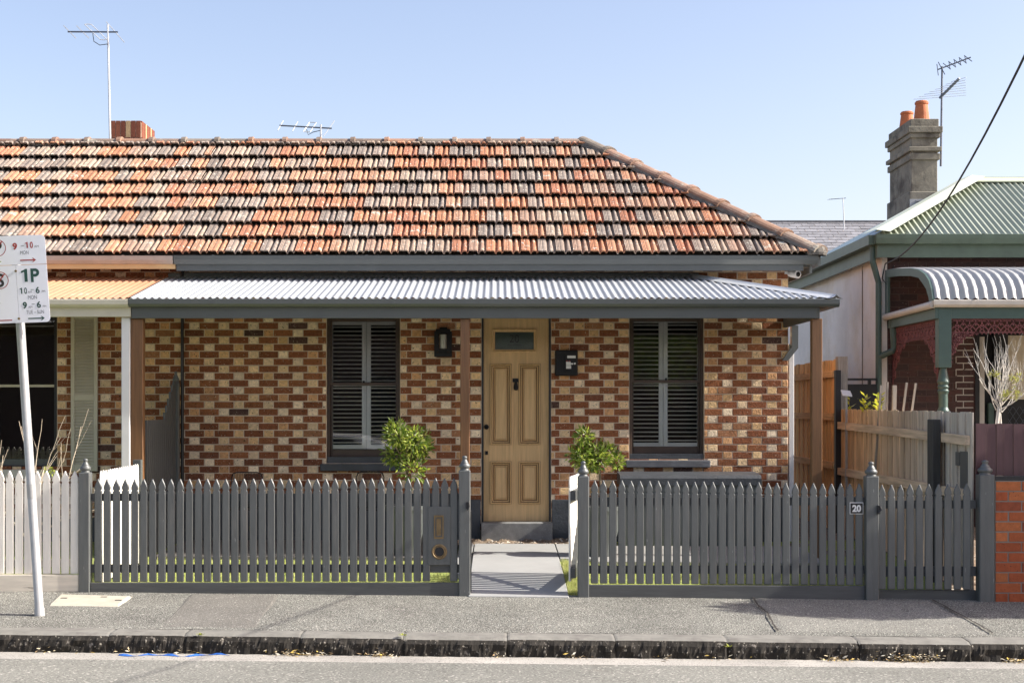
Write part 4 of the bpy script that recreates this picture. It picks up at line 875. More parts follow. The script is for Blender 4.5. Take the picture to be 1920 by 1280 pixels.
def topiary(label, px, pyc, Y, rx, rz, seed, lumps):
    x = PX(px, Y); zc = PZ(pyc, Y); g = zyard(x, Y)+.03
    t = thing('potted_topiary', label, 'potted plant', (x, Y, g), 'round topiary shrubs in pots on each side of the path')
    mb = MB(); mb.lathe([(.0,0),(.13,0),(.20,.28),(.225,.46),(.24,.50),(.24,.54),(.20,.54),(.19,.48),(.001,.47)], (x, Y, g), 24); mb.build('pot', 'charcoal', t, smooth=False)
    mb = MB(); mb.tube([(x, Y, g+.45), (x+.01, Y, g+.7), (x-.01, Y+.01, zc-.1), (x+.02, Y, zc+.05)], [.016,.014,.012,.008], 8)
    for k in range(7):
        a = k*.9+seed; mb.tube([(x-.01, Y, zc-.16+.03*(k % 3)), (x+math.cos(a)*rx*.5, Y+math.sin(a)*rx*.5, zc+.02+.04*(k % 4)), (x+math.cos(a)*rx*.8, Y+math.sin(a)*rx*.8, zc+.1*math.sin(k))], [.007,.005,.003], 5)
    mb.build('stem', 'bark', t); mb = MB(); leafcloud(mb, (x, Y, zc), (rx, rx, rz), 1700, .062, LG, .25, seed, lumps); mb.build('foliage', 'leaf', t)
topiary('potted round leafy shrub in front of the window left of the door', 763, 846, 15.45, .34, .33, 3, 9)
topiary('potted round leafy shrub behind the gate post right of the door', 1125, 846, 15.45, .30, .26, 8, 9)
def branchy(mb, p, d, L, r, depth, rnd, spread=.45, up=.25, n=3, segs=3):
    pts = [p]; q = p.copy(); dd = d.copy(); rs = [r]
    for k in range(segs):
        dd = (dd+Vector((rnd.gauss(0,.10), rnd.gauss(0,.10), rnd.gauss(0,.05)+up*.12))).normalized(); q = q+dd*L/segs; pts.append(q.copy()); rs.append(r*(1-.45*(k+1)/segs))
    mb.tube(pts, rs, 5)
    if depth > 0:
        for _ in range(n):
            t_ = rnd.uniform(.35, 1); i = min(int(t_*segs), segs-1); b = pts[i].lerp(pts[i+1], t_*segs-i)
            nd = (dd+Vector((rnd.gauss(0,spread), rnd.gauss(0,spread), rnd.gauss(0,spread)*.6+up))).normalized()
            branchy(mb, b, nd, L*rnd.uniform(.55,.85), rs[i]*.7, depth-1, rnd, spread, up, n, segs)
rnd = random.Random(11)
x, Y = PX(58, 13.75), 13.75; t = thing('bare_shrub', 'leafless pale shrub rising behind the off white fence and sign pole', 'shrub', (x, Y, .02)); mb = MB()
for dx_, dz_, L_ in ((-.42,.62,.95),(.10,1,1.0),(.35,.9,1.05),(.6,.75,1.0),(-.1,.9,.7),(.75,.45,.95)): branchy(mb, Vector((x-.02, Y, .45)), Vector((dx_*.8, rnd.uniform(-.15,.15), dz_)).normalized(), L_*.70, .011, 2, rnd, .36, .25, 2)
mb.tube([(x, Y, 0), (x-.02, Y, .4)], .02, 6); mb.build('branches', 'twig', t)
mb = MB(); leafcloud(mb, (PX(96,13.6), 13.6, PZ(887,13.6)), (.05,.05,.07), 60, .035, [(.35,.38,.05),(.28,.34,.05)], .3, 4, 3); mb.build('leaves', 'leaf', t)
x, Y = PX(1873, 13.95), 13.95; t = thing('bare_shrub', 'pale leafless vase shaped shrub behind the plum boards', 'shrub', (x, Y, .02)); mb = MB()
mb.tube([(x-.05, Y, 0), (x-.05, Y, 1.3), (x, Y, PZ(765,Y))], [.03,.024,.018], 8); mb.tube([(x-.03, Y+.05, 0), (x+.03, Y+.03, 1.45), (x, Y, PZ(762,Y))], [.022,.02,.014], 8)
rnd = random.Random(5)
for k in range(22):
    a = rnd.uniform(-1.3, 1.3); branchy(mb, Vector((x+rnd.uniform(-.03,.03), Y, PZ(775,Y)+rnd.uniform(0,.16))), Vector((math.sin(a)*.95, rnd.uniform(-.5,.5), math.cos(a)+.10)).normalized(), rnd.uniform(.26,.40), .0062, 2, rnd, .26, .5, 2, 4)
mb.build('branches', 'pale_twig', t)
mb = MB(); rn = random.Random(2)
for q in ((1860,707),(1898,712),(1882,740),(1905,735)): leafcloud(mb, (PX(q[0],Y), Y-.1, PZ(q[1],Y)), (.07,.07,.07), 70, .03, [(.42,.42,.10),(.36,.36,.10)], .3, q[0], 3)
mb.build('leaves', 'leaf', t)
def sprout(px, py, Y, lab, n, hgt, seed, wide):
    x = PX(px, Y); zt = PZ(py, Y); rn = random.Random(seed); t = thing('leafy_plant', lab, 'plant', (x, Y, .1), 'bright yellow green plants behind the paling fence'); mb = MB(); ms = MB()
    for k in range(n):
        xx = x+rn.uniform(-wide, wide); yy = Y+rn.uniform(-.1,.1); zz = zt-rn.uniform(0, hgt*.5); ms.tube([(x+(xx-x)*.3, Y, .1), (xx, yy, zz)], .004, 5)
        for j in range(11):
            z = zz-j*.022; a = rn.uniform(0, 6.28); L_ = rn.uniform(.07,.12); e = Vector((math.cos(a), math.sin(a), rn.uniform(.2,.9))).normalized(); b = e.cross(Vector((0,0,1))).normalized(); p = Vector((xx, yy, z)); c_ = rn.choice([(.60,.60,.05),(.5,.56,.06),(.68,.64,.08)])
            mb.face([p, p+e*L_*.5+b*L_*.22, p+e*L_, p+e*L_*.5-b*L_*.22], c_)
    ms.build('stem', 'bark', t); mb.build('leaves', 'leaf', t)
sprout(1597, 738, 18.2, 'single upright yellow green sprout beside the grey paling fence post', 1, .2, 1, .02)
sprout(1637, 742, 17.2, 'bushy bright yellow green plant beside the timber stakes', 7, .25, 2, .12)
# ------------------------------------------------------------------ stakes, solar lamp, chairs, bench
for i, (a, b, c, d) in enumerate(((1652,722,1647,775),(1664,716,1662,775),(1677,722,1676,775),(1700,717,1691,775),(1717,718,1707,775))):
    Y = 16.6; mb = MB(); w_ = .016 if i != 2 else .032
    mb.bar((PX(c,Y)-(a-c)*.02, Y, .1), (PX(a,Y), Y, PZ(b,Y)), w_*1.4, w_*1.4, (0,1,0)); o = mb.build('garden_stake', 'stake_wood')
    tag(o, ['leftmost thin grey stake above the paling fence','thin grey stake just left of the widest one','widest pale timber stake above the paling fence','leaning pale stake right of the widest one','rightmost leaning grey stake above the paling fence'][i], 'stake', 'timber stakes behind the paling fence')
t = thing('solar_lamp', 'small solar garden lamp with pale square top beside the black steel post', 'garden lamp', (4.3, 17.9, .1)); Y = 17.9; x = PX(1587, Y)
mb = MB(); mb.obox((x, Y, PZ(737,Y)), (.06,0,-.006), (0,.05,.03), (0,0,.008)); mb.build('panel', 'plastic_white', t); mb = MB(); mb.box(x-.012, x+.012, Y-.01, Y+.01, .1, PZ(741,Y)); mb.build('stem', 'galvanised', t)
def chair(label, px0, px1, py, Y):
    x0, x1, zt = PX(px0,Y), PX(px1,Y), PZ(py,Y); xm = (x0+x1)/2; g = zyard(xm,Y)+.03; t = thing('wire_chair', label, 'chair', (xm, Y, g), 'wire garden chairs against the front wall')
    mb = MB(); z0 = g+.44; r = .05; P_ = [(x0+.03,Y-.05,z0),(x0,Y,zt-.06),(x0+.02,Y,zt-.015),(x0+.06,Y,zt),(x1-.06,Y,zt),(x1-.02,Y,zt-.015),(x1,Y,zt-.06),(x1-.03,Y-.05,z0)]; mb.tube(P_, .007, 6); mb.build('back_frame', 'black_metal', t)
    mb = MB()
    for k in range(1, 20): xx = x0+(x1-x0)*k/20; mb.tube([(xx,Y,zt-.004),(x0+.03+(x1-x0-.06)*k/20,Y-.05,z0),(x0+.03+(x1-x0-.06)*k/20,Y-.42,z0)], .0028, 4)
    mb.build('wires', 'black_metal', t)
    mb = MB(); mb.tube([(x0+.03,Y-.05,z0),(x0+.03,Y-.44,z0),(x1-.03,Y-.44,z0),(x1-.03,Y-.05,z0),(x0+.03,Y-.05,z0)], .007, 6); mb.build('seat_frame', 'black_metal', t)
    for xx, yy in ((x0+.03,Y-.05),(x1-.03,Y-.05),(x0+.03,Y-.43),(x1-.03,Y-.43)): mb = MB(); mb.tube([(xx,yy,z0),(xx+(.03 if xx > xm else -.03),yy+(.05 if yy > Y-.2 else -.04),g)], .007, 6); mb.build('leg', 'black_metal', t)
chair('black wire chair at left, its back just showing above the fence left of the window', 434, 492, 885, 16.3)
chair('black wire chair below the left window, beside the potted shrub', 668, 720, 884, 16.3)
Y = 16.55; x0, x1 = PX(1163,Y), PX(1428,Y); zt = PZ(890,Y); g = .12; t = thing('storage_bench', 'long dark grey storage bench under the right window', 'storage bench', ((x0+x1)/2, Y, g))
mb = MB(); mb.box(x0+.03, x1-.03, Y+.03, Y+.42, g, zt-.10); mb.build('box', 'charcoal', t, bevel=.01); mb = MB(); mb.xprof([(Y,zt-.12),(Y,zt-.04),(Y+.03,zt-.008),(Y+.08,zt),(Y+.45,zt+.02),(Y+.45,zt-.12)], x0, x1); mb.build('lid', 'plinth_paint', t, fix=True)
# ------------------------------------------------------------------ antennas
def yagi(label, base, top, boom, els, folded=None, m='antenna_pole', rod=.0068, cable=None):
    t = thing('tv_antenna', label, 'antenna', tuple(base)); mb = MB(); mb.tube([base, top], [rod*2.6, rod*2.1], 8); mb.build('mast', m, t)
    mb = MB(); a, b = Vector(boom[0]), Vector(boom[1]); mb.bar(a, b, rod*2.8, rod*2.8); mb.build('boom', 'antenna_metal', t)
    for f_, v in els: mb = MB(); c_ = a.lerp(b, f_); v = Vector(v); mb.tube([c_-v, c_+v], rod, 5); mb.build('element', 'antenna_metal' if m == 'antenna_metal' else 'antenna_pole', t)
    if folded:
        f_, v = folded; c_ = a.lerp(b, f_); v = Vector(v); w_ = (b-a).normalized()*.05; mb = MB(); mb.tube([c_-v-w_, c_-v*.98+w_*0-v*.05, c_-v+w_, c_+v+w_, c_+v*1.05, c_+v-w_, c_-v-w_], rod, 5); mb.build('dipole', 'antenna_pole', t)
    if cable: mb = MB(); mb.tube(cable, .006, 5); mb.build('antenna_cable', 'cable', t)
def Q(px, py, Y): return Vector((PX(px,Y), Y, PZ(py,Y)))
Y = 20.95
yagi('tall television antenna on a mast beside the small brick chimney', Q(207,290,Y), Q(202,47,Y), (Q(127,60,Y), Q(221,60.5,Y)), [(.04,(.105,-.05,-.105)),(.30,(.105,-.05,-.105)),(.95,(.147,-.05,-.165))], (.56,(.13,-.05,-.125)), cable=[Q(174,63,Y-.02),Q(176,78,Y-.02),Q(187,85,Y-.02),Q(202,83,Y-.02)])
Y = 21.6
yagi('low television antenna just above the tiled ridge', Q(602,290,Y), Q(601.5,234,Y), (Q(524,235.5,Y), Q(622,241,Y)), [(.02,(.034,.05,.085)),(.30,(.034,.05,.085)),(.95,(.075,.05,.125))], (.58,(.04,.05,.08)), cable=[Q(575,243,Y),Q(578,253,Y),Q(587,248,Y),Q(600,245,Y)])
Y = 22.2
yagi('twin television antenna strapped to the tall rendered chimney', Q(1764,312,Y), Q(1766.5,125,Y), (Q(1758,131,Y), Q(1820,108,Y)), [(.0,(.02,.1,.11)),(.12,(-.02,.1,.12))]+[(.28+.08*i,((.03 if i % 2 else -.02),.12,.075)) for i in range(9)], None, 'antenna_metal')
Y = 22.25
t = thing('tv_antenna', 'lower fan shaped antenna on the same mast beside the rendered chimney', 'antenna', tuple(Q(1765,184,Y))); mb = MB(); mb.bar(Q(1762,184,Y), Q(1799,147,Y-.4), .03, .03); mb.build('boom', 'antenna_metal', t)
for i in range(8):
    f_ = i/7; c_ = Q(1762,183,Y).lerp(Q(1797,150,Y-.4), f_); l_ = (.38-.30*f_); mb = MB(); mb.tube([c_+Vector((-l_,.1,-.008)), c_+Vector((l_,-.1,.012))], .004, 4); mb.build('element', 'antenna_pole', t)
Y = 30.; yagi('small distant television antenna above the grey slate roof', Q(1583,430,Y), Q(1580.5,371,Y), (Q(1554,374,Y), Q(1586,371.5,Y)), [(.05,(.02,.3,.03)),(.6,(.02,.3,.04))], None, rod=.0045)

# ------------------------------------------------------------------ right neighbour
HN = thing('rendered_cottage', 'neighbouring cottage with green corrugated roof, rendered side wall and maroon iron lace verandah', 'house', (8, 19.3, 0))
NX = 5.2; NY = 19.3; sN = F/NY
mb = MB(); mb.box(NX, NX+.07, NY-.006, 26, 0, 4.0); mb.build('side_wall', 'render_wall', HN)
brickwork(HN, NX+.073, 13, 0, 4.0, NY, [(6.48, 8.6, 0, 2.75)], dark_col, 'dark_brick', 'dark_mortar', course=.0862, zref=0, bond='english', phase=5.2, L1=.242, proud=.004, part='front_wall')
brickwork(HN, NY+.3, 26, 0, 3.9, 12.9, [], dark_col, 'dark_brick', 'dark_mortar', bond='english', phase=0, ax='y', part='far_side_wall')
mb = MB()          # pale quoin bricks beside the doorway
for k in range(31):
    z = .1+k*.0862
    if k % 2: mb.box(6.20, 6.44, NY-.006, NY-.001, z-.006, z+.006)
    mb.box(6.20+(.10 if k % 2 else 0), 6.21+(.10 if k % 2 else 0), NY-.0075, NY-.001, z, z+.0862); mb.box(6.22, 6.44, NY-.0066, NY-.001, z-.006, z+.006) if k % 2 == 0 else None
mb.build('quoin_pointing', 'cream_gutter', HN)
mb = MB(); mb.box(6.46, 6.52, NY-.02, NY+.1, 0, 2.75); mb.box(6.74, 6.92, NY+.02, NY+.1, 0, 2.75); mb.box(6.52, 8.6, NY+.14, NY+.2, 0, 2.75); mb.build('door_recess', 'black_paint', HN)
mb = MB(); mb.box(6.52, 6.60, NY+.02, NY+.12, .1, 2.7); mb.build('door_jamb', 'cream_gutter', HN)
mb = MB(); mb.box(6.93, 8.0, NY+.06, NY+.12, 1.85, 2.72); mb.build('fanlight_blind', 'cream_paint', HN)
mb = MB(); mb.box(6.66, 6.735, NY+.03, NY+.12, .1, 1.8); mb.build('door_stile', 'green_paint', HN)
mb = MB()
for k in range(-12, 14):
    for sg in (-1, 1): a = Vector((7.4+k*.09, NY+.045, 1.15)); mb.bar(a+Vector((-.4*sg,0,-.6)), a+Vector((.4*sg,0,.6)), .006, .006, (0,1,0))
mb.clip((6.93,0,0), (-1,0,0)).clip((8,0,0), (1,0,0)).build('security_screen', 'antenna_metal', HN)
# roof: hipped corrugated
ex, ey, ez = 5.05, 19.0, PZ(440, 19.0); rx, ry, rz = 6.95, 20.9, PZ(338, 20.9); fs2 = Vector((0, ry-ey, rz-ez)); es2 = Vector((rx-ex, 0, rz-ez)); yb2 = 26.
pn_ = Vector((-(ry-ey), (rx-ex), 0)).normalized()
mb = MB(); corr(mb, (ex, ey, ez), (1,0,0), fs2, 8.5, .085, .015); mb.clip((ex, ey, ez), pn_); rn_ = mb.build('roof', 'green_sheet', HN, smooth=True)
mb = MB(); corr(mb, (ex, ey, ez), (0,1,0), es2, yb2-ey, .085, .010); mb.clip((ex, ey, ez), -pn_); mb.clip((ex, yb2, ez), Vector((-(ry-ey), -(rx-ex), 0)).normalized()*-1 if False else Vector((-1, 1, 0)).normalized()); mb.build('side_slope', 'grey_green_sheet', rn_, smooth=True)
mb = MB(); mb.face([(ex,yb2,ez),(13.5,yb2,ez),(13.5,yb2-1.9,rz),(rx,yb2-1.9,rz)]); mb.face([(rx,ry,rz-.01),(13.5,ry,rz-.01),(13.5,yb2-1.9,rz-.01),(rx,yb2-1.9,rz-.01)]); mb.build('back_slope', 'green_sheet', rn_)
mb = MB(); a = Vector((ex-.02, ey-.02, ez+.02)); b = Vector((rx, ry, rz+.03)); d = (b-a).normalized(); s_ = d.cross(Vector((0,0,1))).normalized(); fa = Vector((1,0,0)); 
for sg in (-1, 1):
    q = s_*sg*.21-Vector((0,0,.045)); e_ = Vector((0,-.02,.045)); mb.grid([[a+e_, a+e_+q], [b+e_, b+e_+q]])
mb.grid([[a+s_*.03+Vector((0,0,.012)), a-s_*.03+Vector((0,0,.012))], [b+s_*.03+Vector((0,0,.012)), b-s_*.03+Vector((0,0,.012))]]); mb.build('hip_flashing', 'pale_green', rn_)
mb = MB(); mb.bar((rx-.05, ry, rz+.03), (13.5, ry, rz+.03), .08, .03); mb.bar((rx-.05, ry-.09, rz-.01), (13.5, ry-.09, rz-.01), .14, .02, Vector((0,-.5,1))); mb.build('ridge_flashing', 'pale_green', rn_)
quad_gutter(HN, 'green_gutter', ex-.03, 13.5, ey-.10, ez+.0, .13, .13, [PX(x,18.9) for x in (1695,1842)])
mb = MB(); mb.box(ex-.10, ex+.02, ey+.03, yb2, ez-.13, ez-.0); mb.build('side_gutter', 'green_gutter', HN)
mb = MB(); mb.box(ex+.06, 13.5, ey+.03, ey+.07, ez-.30, ez-.125); mb.box(ex+.02, ex+.06, ey+.03, yb2, ez-.30, ez-.125); mb.box(ex+.06, 13.4, ey+.07, NY-.01, ez-.25, ez-.23); mb.build('fascia', 'green_gutter', HN)
mb = MB(); xd = PX(1648, NY); mb.tube([(ex+.0, NY-.1, ez-.1), (ex+.0, NY-.1, ez-.34), (NX-.06, NY-.06, ez-.62), (NX-.06, NY-.06, .1)], .042, 12); mb.build('downpipe', 'green_paint', HN, smooth=False)
mb = MB(); mb.tube([(NX+.10, 19.14, 2.95), (NX+.12, 19.14, 2.55), (NX+.10, 19.14, 2.50), (NX-.06, NY-.06, 2.42)], .042, 10); mb.build('verandah_downpipe', 'green_paint', HN)
# chimney
Yc = 20.7; cx0, cx1 = PX(1709, Yc), PX(1758, Yc); y1 = 21.85
mb = MB(); zz = lambda p: PZ(p, Yc)
mb.box(cx0, cx1, Yc, y1, 2.6, zz(245)); mb.box(cx0-.035, cx1+.035, Yc-.035, y1+.035, 2.6, zz(360)); mb.box(cx0-.05, cx1+.05, Yc-.05, y1+.05, zz(284), zz(276)); mb.box(cx0-.03, cx1+.03, Yc-.03, y1+.03, zz(300), zz(288))
mb.box(cx0-.03, cx1+.03, Yc-.03, y1+.03, zz(259), zz(250)); mb.box(cx0-.06, cx1+.06, Yc-.06, y1+.06, zz(250)+.001, zz(238)); mb.box(cx0-.015, cx1+.015, Yc-.015, y1+.015, zz(238)+.001, zz(223))
cn = mb.build('chimney', 'chimney_render', rn_, bevel=.008)
mb = MB(); mb.box(cx0-.036, cx0+.22, Yc-.045, Yc-.036, zz(395), zz(374)); mb.bar((cx0+.05,Yc-.042,zz(378)), (cx1,Yc-.05,zz(372)), .02, .07, (0,1,0)); mb.build('lead_flashing', 'galvanised', cn)
for px_, yy, pt, pb_ in ((1728, 21.0, 190, 224), (1700.5, 21.6, 210, 238)):
    mb = MB(); x = PX(px_, yy); z0, z1 = PZ(pb_+3, yy), PZ(pt, yy); h = z1-z0; mb.lathe([(.115,0),(.112,h*.1),(.088,h*.82),(.098,h*.84),(.100,h*.93),(.088,h*.96),(.085,h),(.06,h),(.05,h*.6)], (x, yy, z0), 20); mb.build('chimney_pot', 'terracotta', cn, smooth=False)
# bullnose verandah
vxa = 5.27; pr = [(19.29,3.60),(18.7,3.565),(18.1,3.51),(17.75,3.455),(17.5,3.38),(17.34,3.29),(17.24,3.18),(17.18,3.05)]
mb = MB(); rows = []; pitch = .115; nn_ = int(7.5/pitch*8)
for yy, z_ in pr:
    rows.append([(vxa+7.5*i/nn_, yy-.012*math.sin(2*math.pi*i/8)*(1 if z_ < 3.4 else .3), z_+.012*math.sin(2*math.pi*i/8)) for i in range(nn_+1)])
mb.grid(rows); nv = mb.build('verandah_roof', 'silver_sheet', HN, smooth=True)
mb = MB(); inner = [(y_+.10*(1 if i > 3 else 0)+.0, z_-.10) for i, (y_, z_) in enumerate(pr)]; P_ = pr+[(17.30,3.0)]+inner[::-1][1:]
for i in range(len(pr)-1): mb.hexa([(vxa-.03, *inner[i]),(vxa+.0, *inner[i]),(vxa+.0, *inner[i+1]),(vxa-.03, *inner[i+1]),(vxa-.03, *pr[i]),(vxa+.0, *pr[i]),(vxa+.0, *pr[i+1]),(vxa-.03, *pr[i+1])])
mb.box(vxa-.03, vxa, 19.15, 19.29, 2.95, 3.5); mb.build('end_board', 'green_paint', nv)
quad_gutter(HN, 'cream_gutter', vxa-.04, 12.8, 17.08, 3.03, .085, .10, [PX(1822,17.1)], 'verandah_gutter')
mb = MB(); mb.tube([(vxa-.03, 17.15, 2.98), (vxa-.03, 19.28, 2.96)], .045, 10); mb.build('verandah_side_gutter', 'cream_gutter', HN)
BZ2 = PZ(597, 17.17)
mb = MB(); mb.box(vxa, 12.8, 17.17, 17.23, BZ2, 2.95); mb.box(vxa+.005, vxa+.06, 17.23, NY-.01, BZ2, 2.93); mb.build('verandah_beam', 'green_paint', HN)
def nbpost(px0, px1):
    x0, x1 = PX(px0,17.15), PX(px1,17.15); c_ = ((x0+x1)/2, 17.24); r = (x1-x0)/2; mb = MB(); mb.box(x0, x1, 17.165, 17.31, PZ(689,17.2), BZ2 if px0 > 1900 else 2.93); mb.lathe([(r*.8,0),(r*.86,.5),(r*.80,.55),(r*.80,.9),(r*.9,.93),(r*.74,.95),(r*.9,.98),(r*.9,1.12),(r*.84,1.30),(r*.70,1.36),(r*.92,1.38),(r*.92,1.40),(r*.70,1.44),(r*.72,1.60),(r*.92,1.64),(r*.75,1.66),(r*.92,1.69),(r*.75,1.71),(r*.95,1.75),(r*.8,1.79),(r*.5,PZ(689,17.2)-.3)], (c_[0], c_[1], .30), 20); return mb.build('verandah_post', 'green_paint', HN, bevel=.004)
mb = nbpost(1761, 1785)
mb = MB(); x = 10.; mb.box(x, x+.12, 17.17, 17.29, .1, BZ2); mb.build('verandah_post', 'green_paint', HN)
def ribbon(mb, pts, fn, t=.007, th=.010, closed=False):
    P_ = pts+([pts[0]] if closed else [])
    for (a0, a1), (b0, b1) in zip(P_, P_[1:]):
        dx_, dz_ = b0-a0, b1-a1; l_ = math.hypot(dx_, dz_) or 1; nx, nz = -dz_/l_*t/2, dx_/l_*t/2
        mb.hexa([fn(a0+nx,a1+nz,0),fn(b0+nx,b1+nz,0),fn(b0+nx,b1+nz,th),fn(a0+nx,a1+nz,th),fn(a0-nx,a1-nz,0),fn(b0-nx,b1-nz,0),fn(b0-nx,b1-nz,th),fn(a0-nx,a1-nz,th)])
def arc(cx, cz, r, a0, a1, n=10): return [(cx+r*math.cos(R(a0+(a1-a0)*i/n)), cz+r*math.sin(R(a0+(a1-a0)*i/n))) for i in range(n+1)]
def frieze(mb, fn, u0, u1, zt, h):
    ribbon(mb, [(u0,zt-.008),(u1,zt-.008)], fn, .016); ribbon(mb, [(u0,zt-h),(u1,zt-h)], fn, .014); n = max(1, round((u1-u0)/.15)); p = (u1-u0)/n
    for i in range(n):
        c_ = u0+(i+.5)*p; z = zt-h; ribbon(mb, arc(c_, z, p*.5, 0, 180), fn, .010); ribbon(mb, arc(c_, z, p*.92, 30, 150), fn, .008) ; ribbon(mb, arc(c_, z+h*.42, p*.17, 0, 360, 12), fn, .009)
        ribbon(mb, [(c_-p*.25, z), (c_, z+h*.30), (c_+p*.25, z)], fn, .010); ribbon(mb, [(c_, z+h*.55), (c_, zt)], fn, .012); ribbon(mb, [(c_-p*.5, z+h*.5),(c_-p*.5, zt)], fn, .014)
        ribbon(mb, arc(c_-p*.5, zt, p*.3, 180, 360, 8), fn, .008)
        for q in range(3): ribbon(mb, [(c_+(q-1)*p/3, z), (c_+(q-1)*p/3, z-.026)], fn, .010)
def bracket(mb, fn, u0, sg, zt, w, h):
    ribbon(mb, [(u0, zt), (u0, zt-h)], fn, .016)
    E = [(u0+sg*w*(1-math.cos(R(t))), zt-h+h*math.sin(R(t))) for t in range(0, 91, 8)]; ribbon(mb, E, fn, .015)
    for i in range(0, len(E)-1): a = E[i]; ribbon(mb, [a, (a[0]+sg*.018, a[1]-.028)], fn, .010)
    for i in range(1, len(E)-2):
        a = E[i]; l_ = (zt-a[1]); ribbon(mb, [(a[0], a[1]), (u0+(a[0]-u0)*.55, a[1]+l_*.22), (u0+(a[0]-u0)*.5, a[1]+l_*.5), (u0, zt-h*.05*i)], fn, .008)
    for cx_, cz_, r_ in ((.16,.15,.11),(.14,.42,.10),(.40,.13,.10),(.10,.66,.07),(.62,.08,.06),(.3,.3,.09)): ribbon(mb, arc(u0+sg*w*cx_, zt-h*cz_, r_*w, 0, 360, 12), fn, .009); ribbon(mb, arc(u0+sg*w*cx_, zt-h*cz_, r_*w*.45, 0, 360, 8), fn, .007)
px1 = PX(1785,17.15)
ff = lambda u, z, d_: (u, 17.19+d_, z); fh = .165
mb = MB(); frieze(mb, ff, px1, 10.0, BZ2, fh); fz = mb.build('iron_lace_frieze', 'iron_lace', HN)
mb = MB(); bracket(mb, ff, px1, 1, BZ2-fh, .36, .34); mb.build('lace_bracket', 'iron_lace', HN)
fs_ = lambda u, z, d_: (5.34+d_, u, z); fh2 = .19
mb = MB(); frieze(mb, fs_, 17.32, NY-.01, BZ2, fh2); mb.build('iron_lace_frieze', 'iron_lace', HN)
mb = MB(); bracket(mb, fs_, 17.32, 1, BZ2-fh2, .75, .62); mb.build('lace_bracket', 'iron_lace', HN); mb = MB(); bracket(mb, fs_, NY-.01, -1, BZ2-fh2, .85, .66); mb.build('lace_bracket', 'iron_lace', HN)
# passage gate
PG = thing('metal_side_gate', 'dark green metal gate between the paling fence and the rendered wall', 'gate', (4.9, 19.2, 0)); Y = 19.2
mb = MB(); mb.box(PX(1585,Y), PX(1644,Y), Y, Y+.03, .1, PZ(720,Y)); mb.build('sheet_panel', 'black_paint', PG); mb = MB(); mb.box(PX(1585,Y), PX(1644,Y), Y-.01, Y+.04, PZ(713,Y), PZ(709,Y)); mb.box(PX(1628,Y), PX(1633,Y), Y-.01, Y+.04, PZ(720,Y), PZ(713,Y)); mb.build('top_rail', 'black_paint', PG)
mb = MB(); mb.tube([(NX-.01, 20.3, 1.6), (NX-.01, 20.3, 3.75)], .006, 6); mb.build('conduit', 'bark', HN)
# far slate roofed house
HS = thing('slate_roofed_house', 'distant house with broad grey slate roof behind the neighbours', 'house', (8, 30, 0))
yr, ye = 32., 27.5; zr, ze = PZ(415, yr), 3.6; x0, x1 = PX(1360, yr), 12.5; mb = MB(); nr = 30; sl = Vector((0, yr-ye, zr-ze)); nu = sl.cross(Vector((1,0,0))).normalized(); nu = -nu if nu.z < 0 else nu
for r in range(nr):
    x = x0-(r % 2)*.14; p = Vector((0, ye, ze))+sl*(r/nr); q = Vector((0, ye, ze))+sl*((r+1.15)/nr)
    while x < x1:
        j = random.uniform(.85,1.2); c_ = (.19*j,.19*j,.205*j); l_ = nu*random.uniform(.008,.016); mb.face([Vector((x,0,0))+p+l_, Vector((x+.27,0,0))+p+l_, Vector((x+.27,0,0))+q, Vector((x,0,0))+q], c_); mb.face([Vector((x,0,0))+p-nu*.02, Vector((x+.27,0,0))+p-nu*.02, Vector((x+.27,0,0))+p+l_, Vector((x,0,0))+p+l_], c_); x += .28
sr = mb.build('roof', 'slate', HS); mb = MB(); mb.bar((x0,yr,zr-.01), (x1,yr,zr-.01), .2, .04, col=(.16,.16,.17)); mb.build('ridge', 'slate', sr)
mb = MB(); mb.face([(x0,yr,zr-.02),(x1,yr,zr-.02),(x1,36.5,ze),(x0,36.5,ze)]); mb.build('back_slope', 'slate', sr)
mb = MB(); mb.box(x0+.2, x1-.2, 27.9, 36, 0, 3.7); mb.face([(x0+.2,28,3.6),(x0+.2,36,3.6),(x0+.2,yr,zr-.1)]); mb.build('wall', 'render_wall', HS)
# ------------------------------------------------------------------ power line
mb = MB(); a = Vector((5.22, 19.2, PZ(494,19.2))); b = Vector((1.33, -2.0, 6.85)); pts = []
for i in range(31): t_ = i/30; p = a.lerp(b, t_); p.z = a.z-1.664*t_+4.83*t_*t_; pts.append(p)
mb.tube(pts, .009, 6); o = mb.build('power_line', 'cable'); tag(o, 'black overhead service cable running from the rendered cottage corner to upper right', 'cable')
mb = MB(); mb.tube([a, a+Vector((-.03,.05,-.2)), a+Vector((.03,0,-.3)), a+Vector((.12,.03,-.02))], .008, 5); tag(mb.build('cable_loop', 'cable'), 'small looped cable hanging at the gutter corner of the rendered cottage', 'cable')
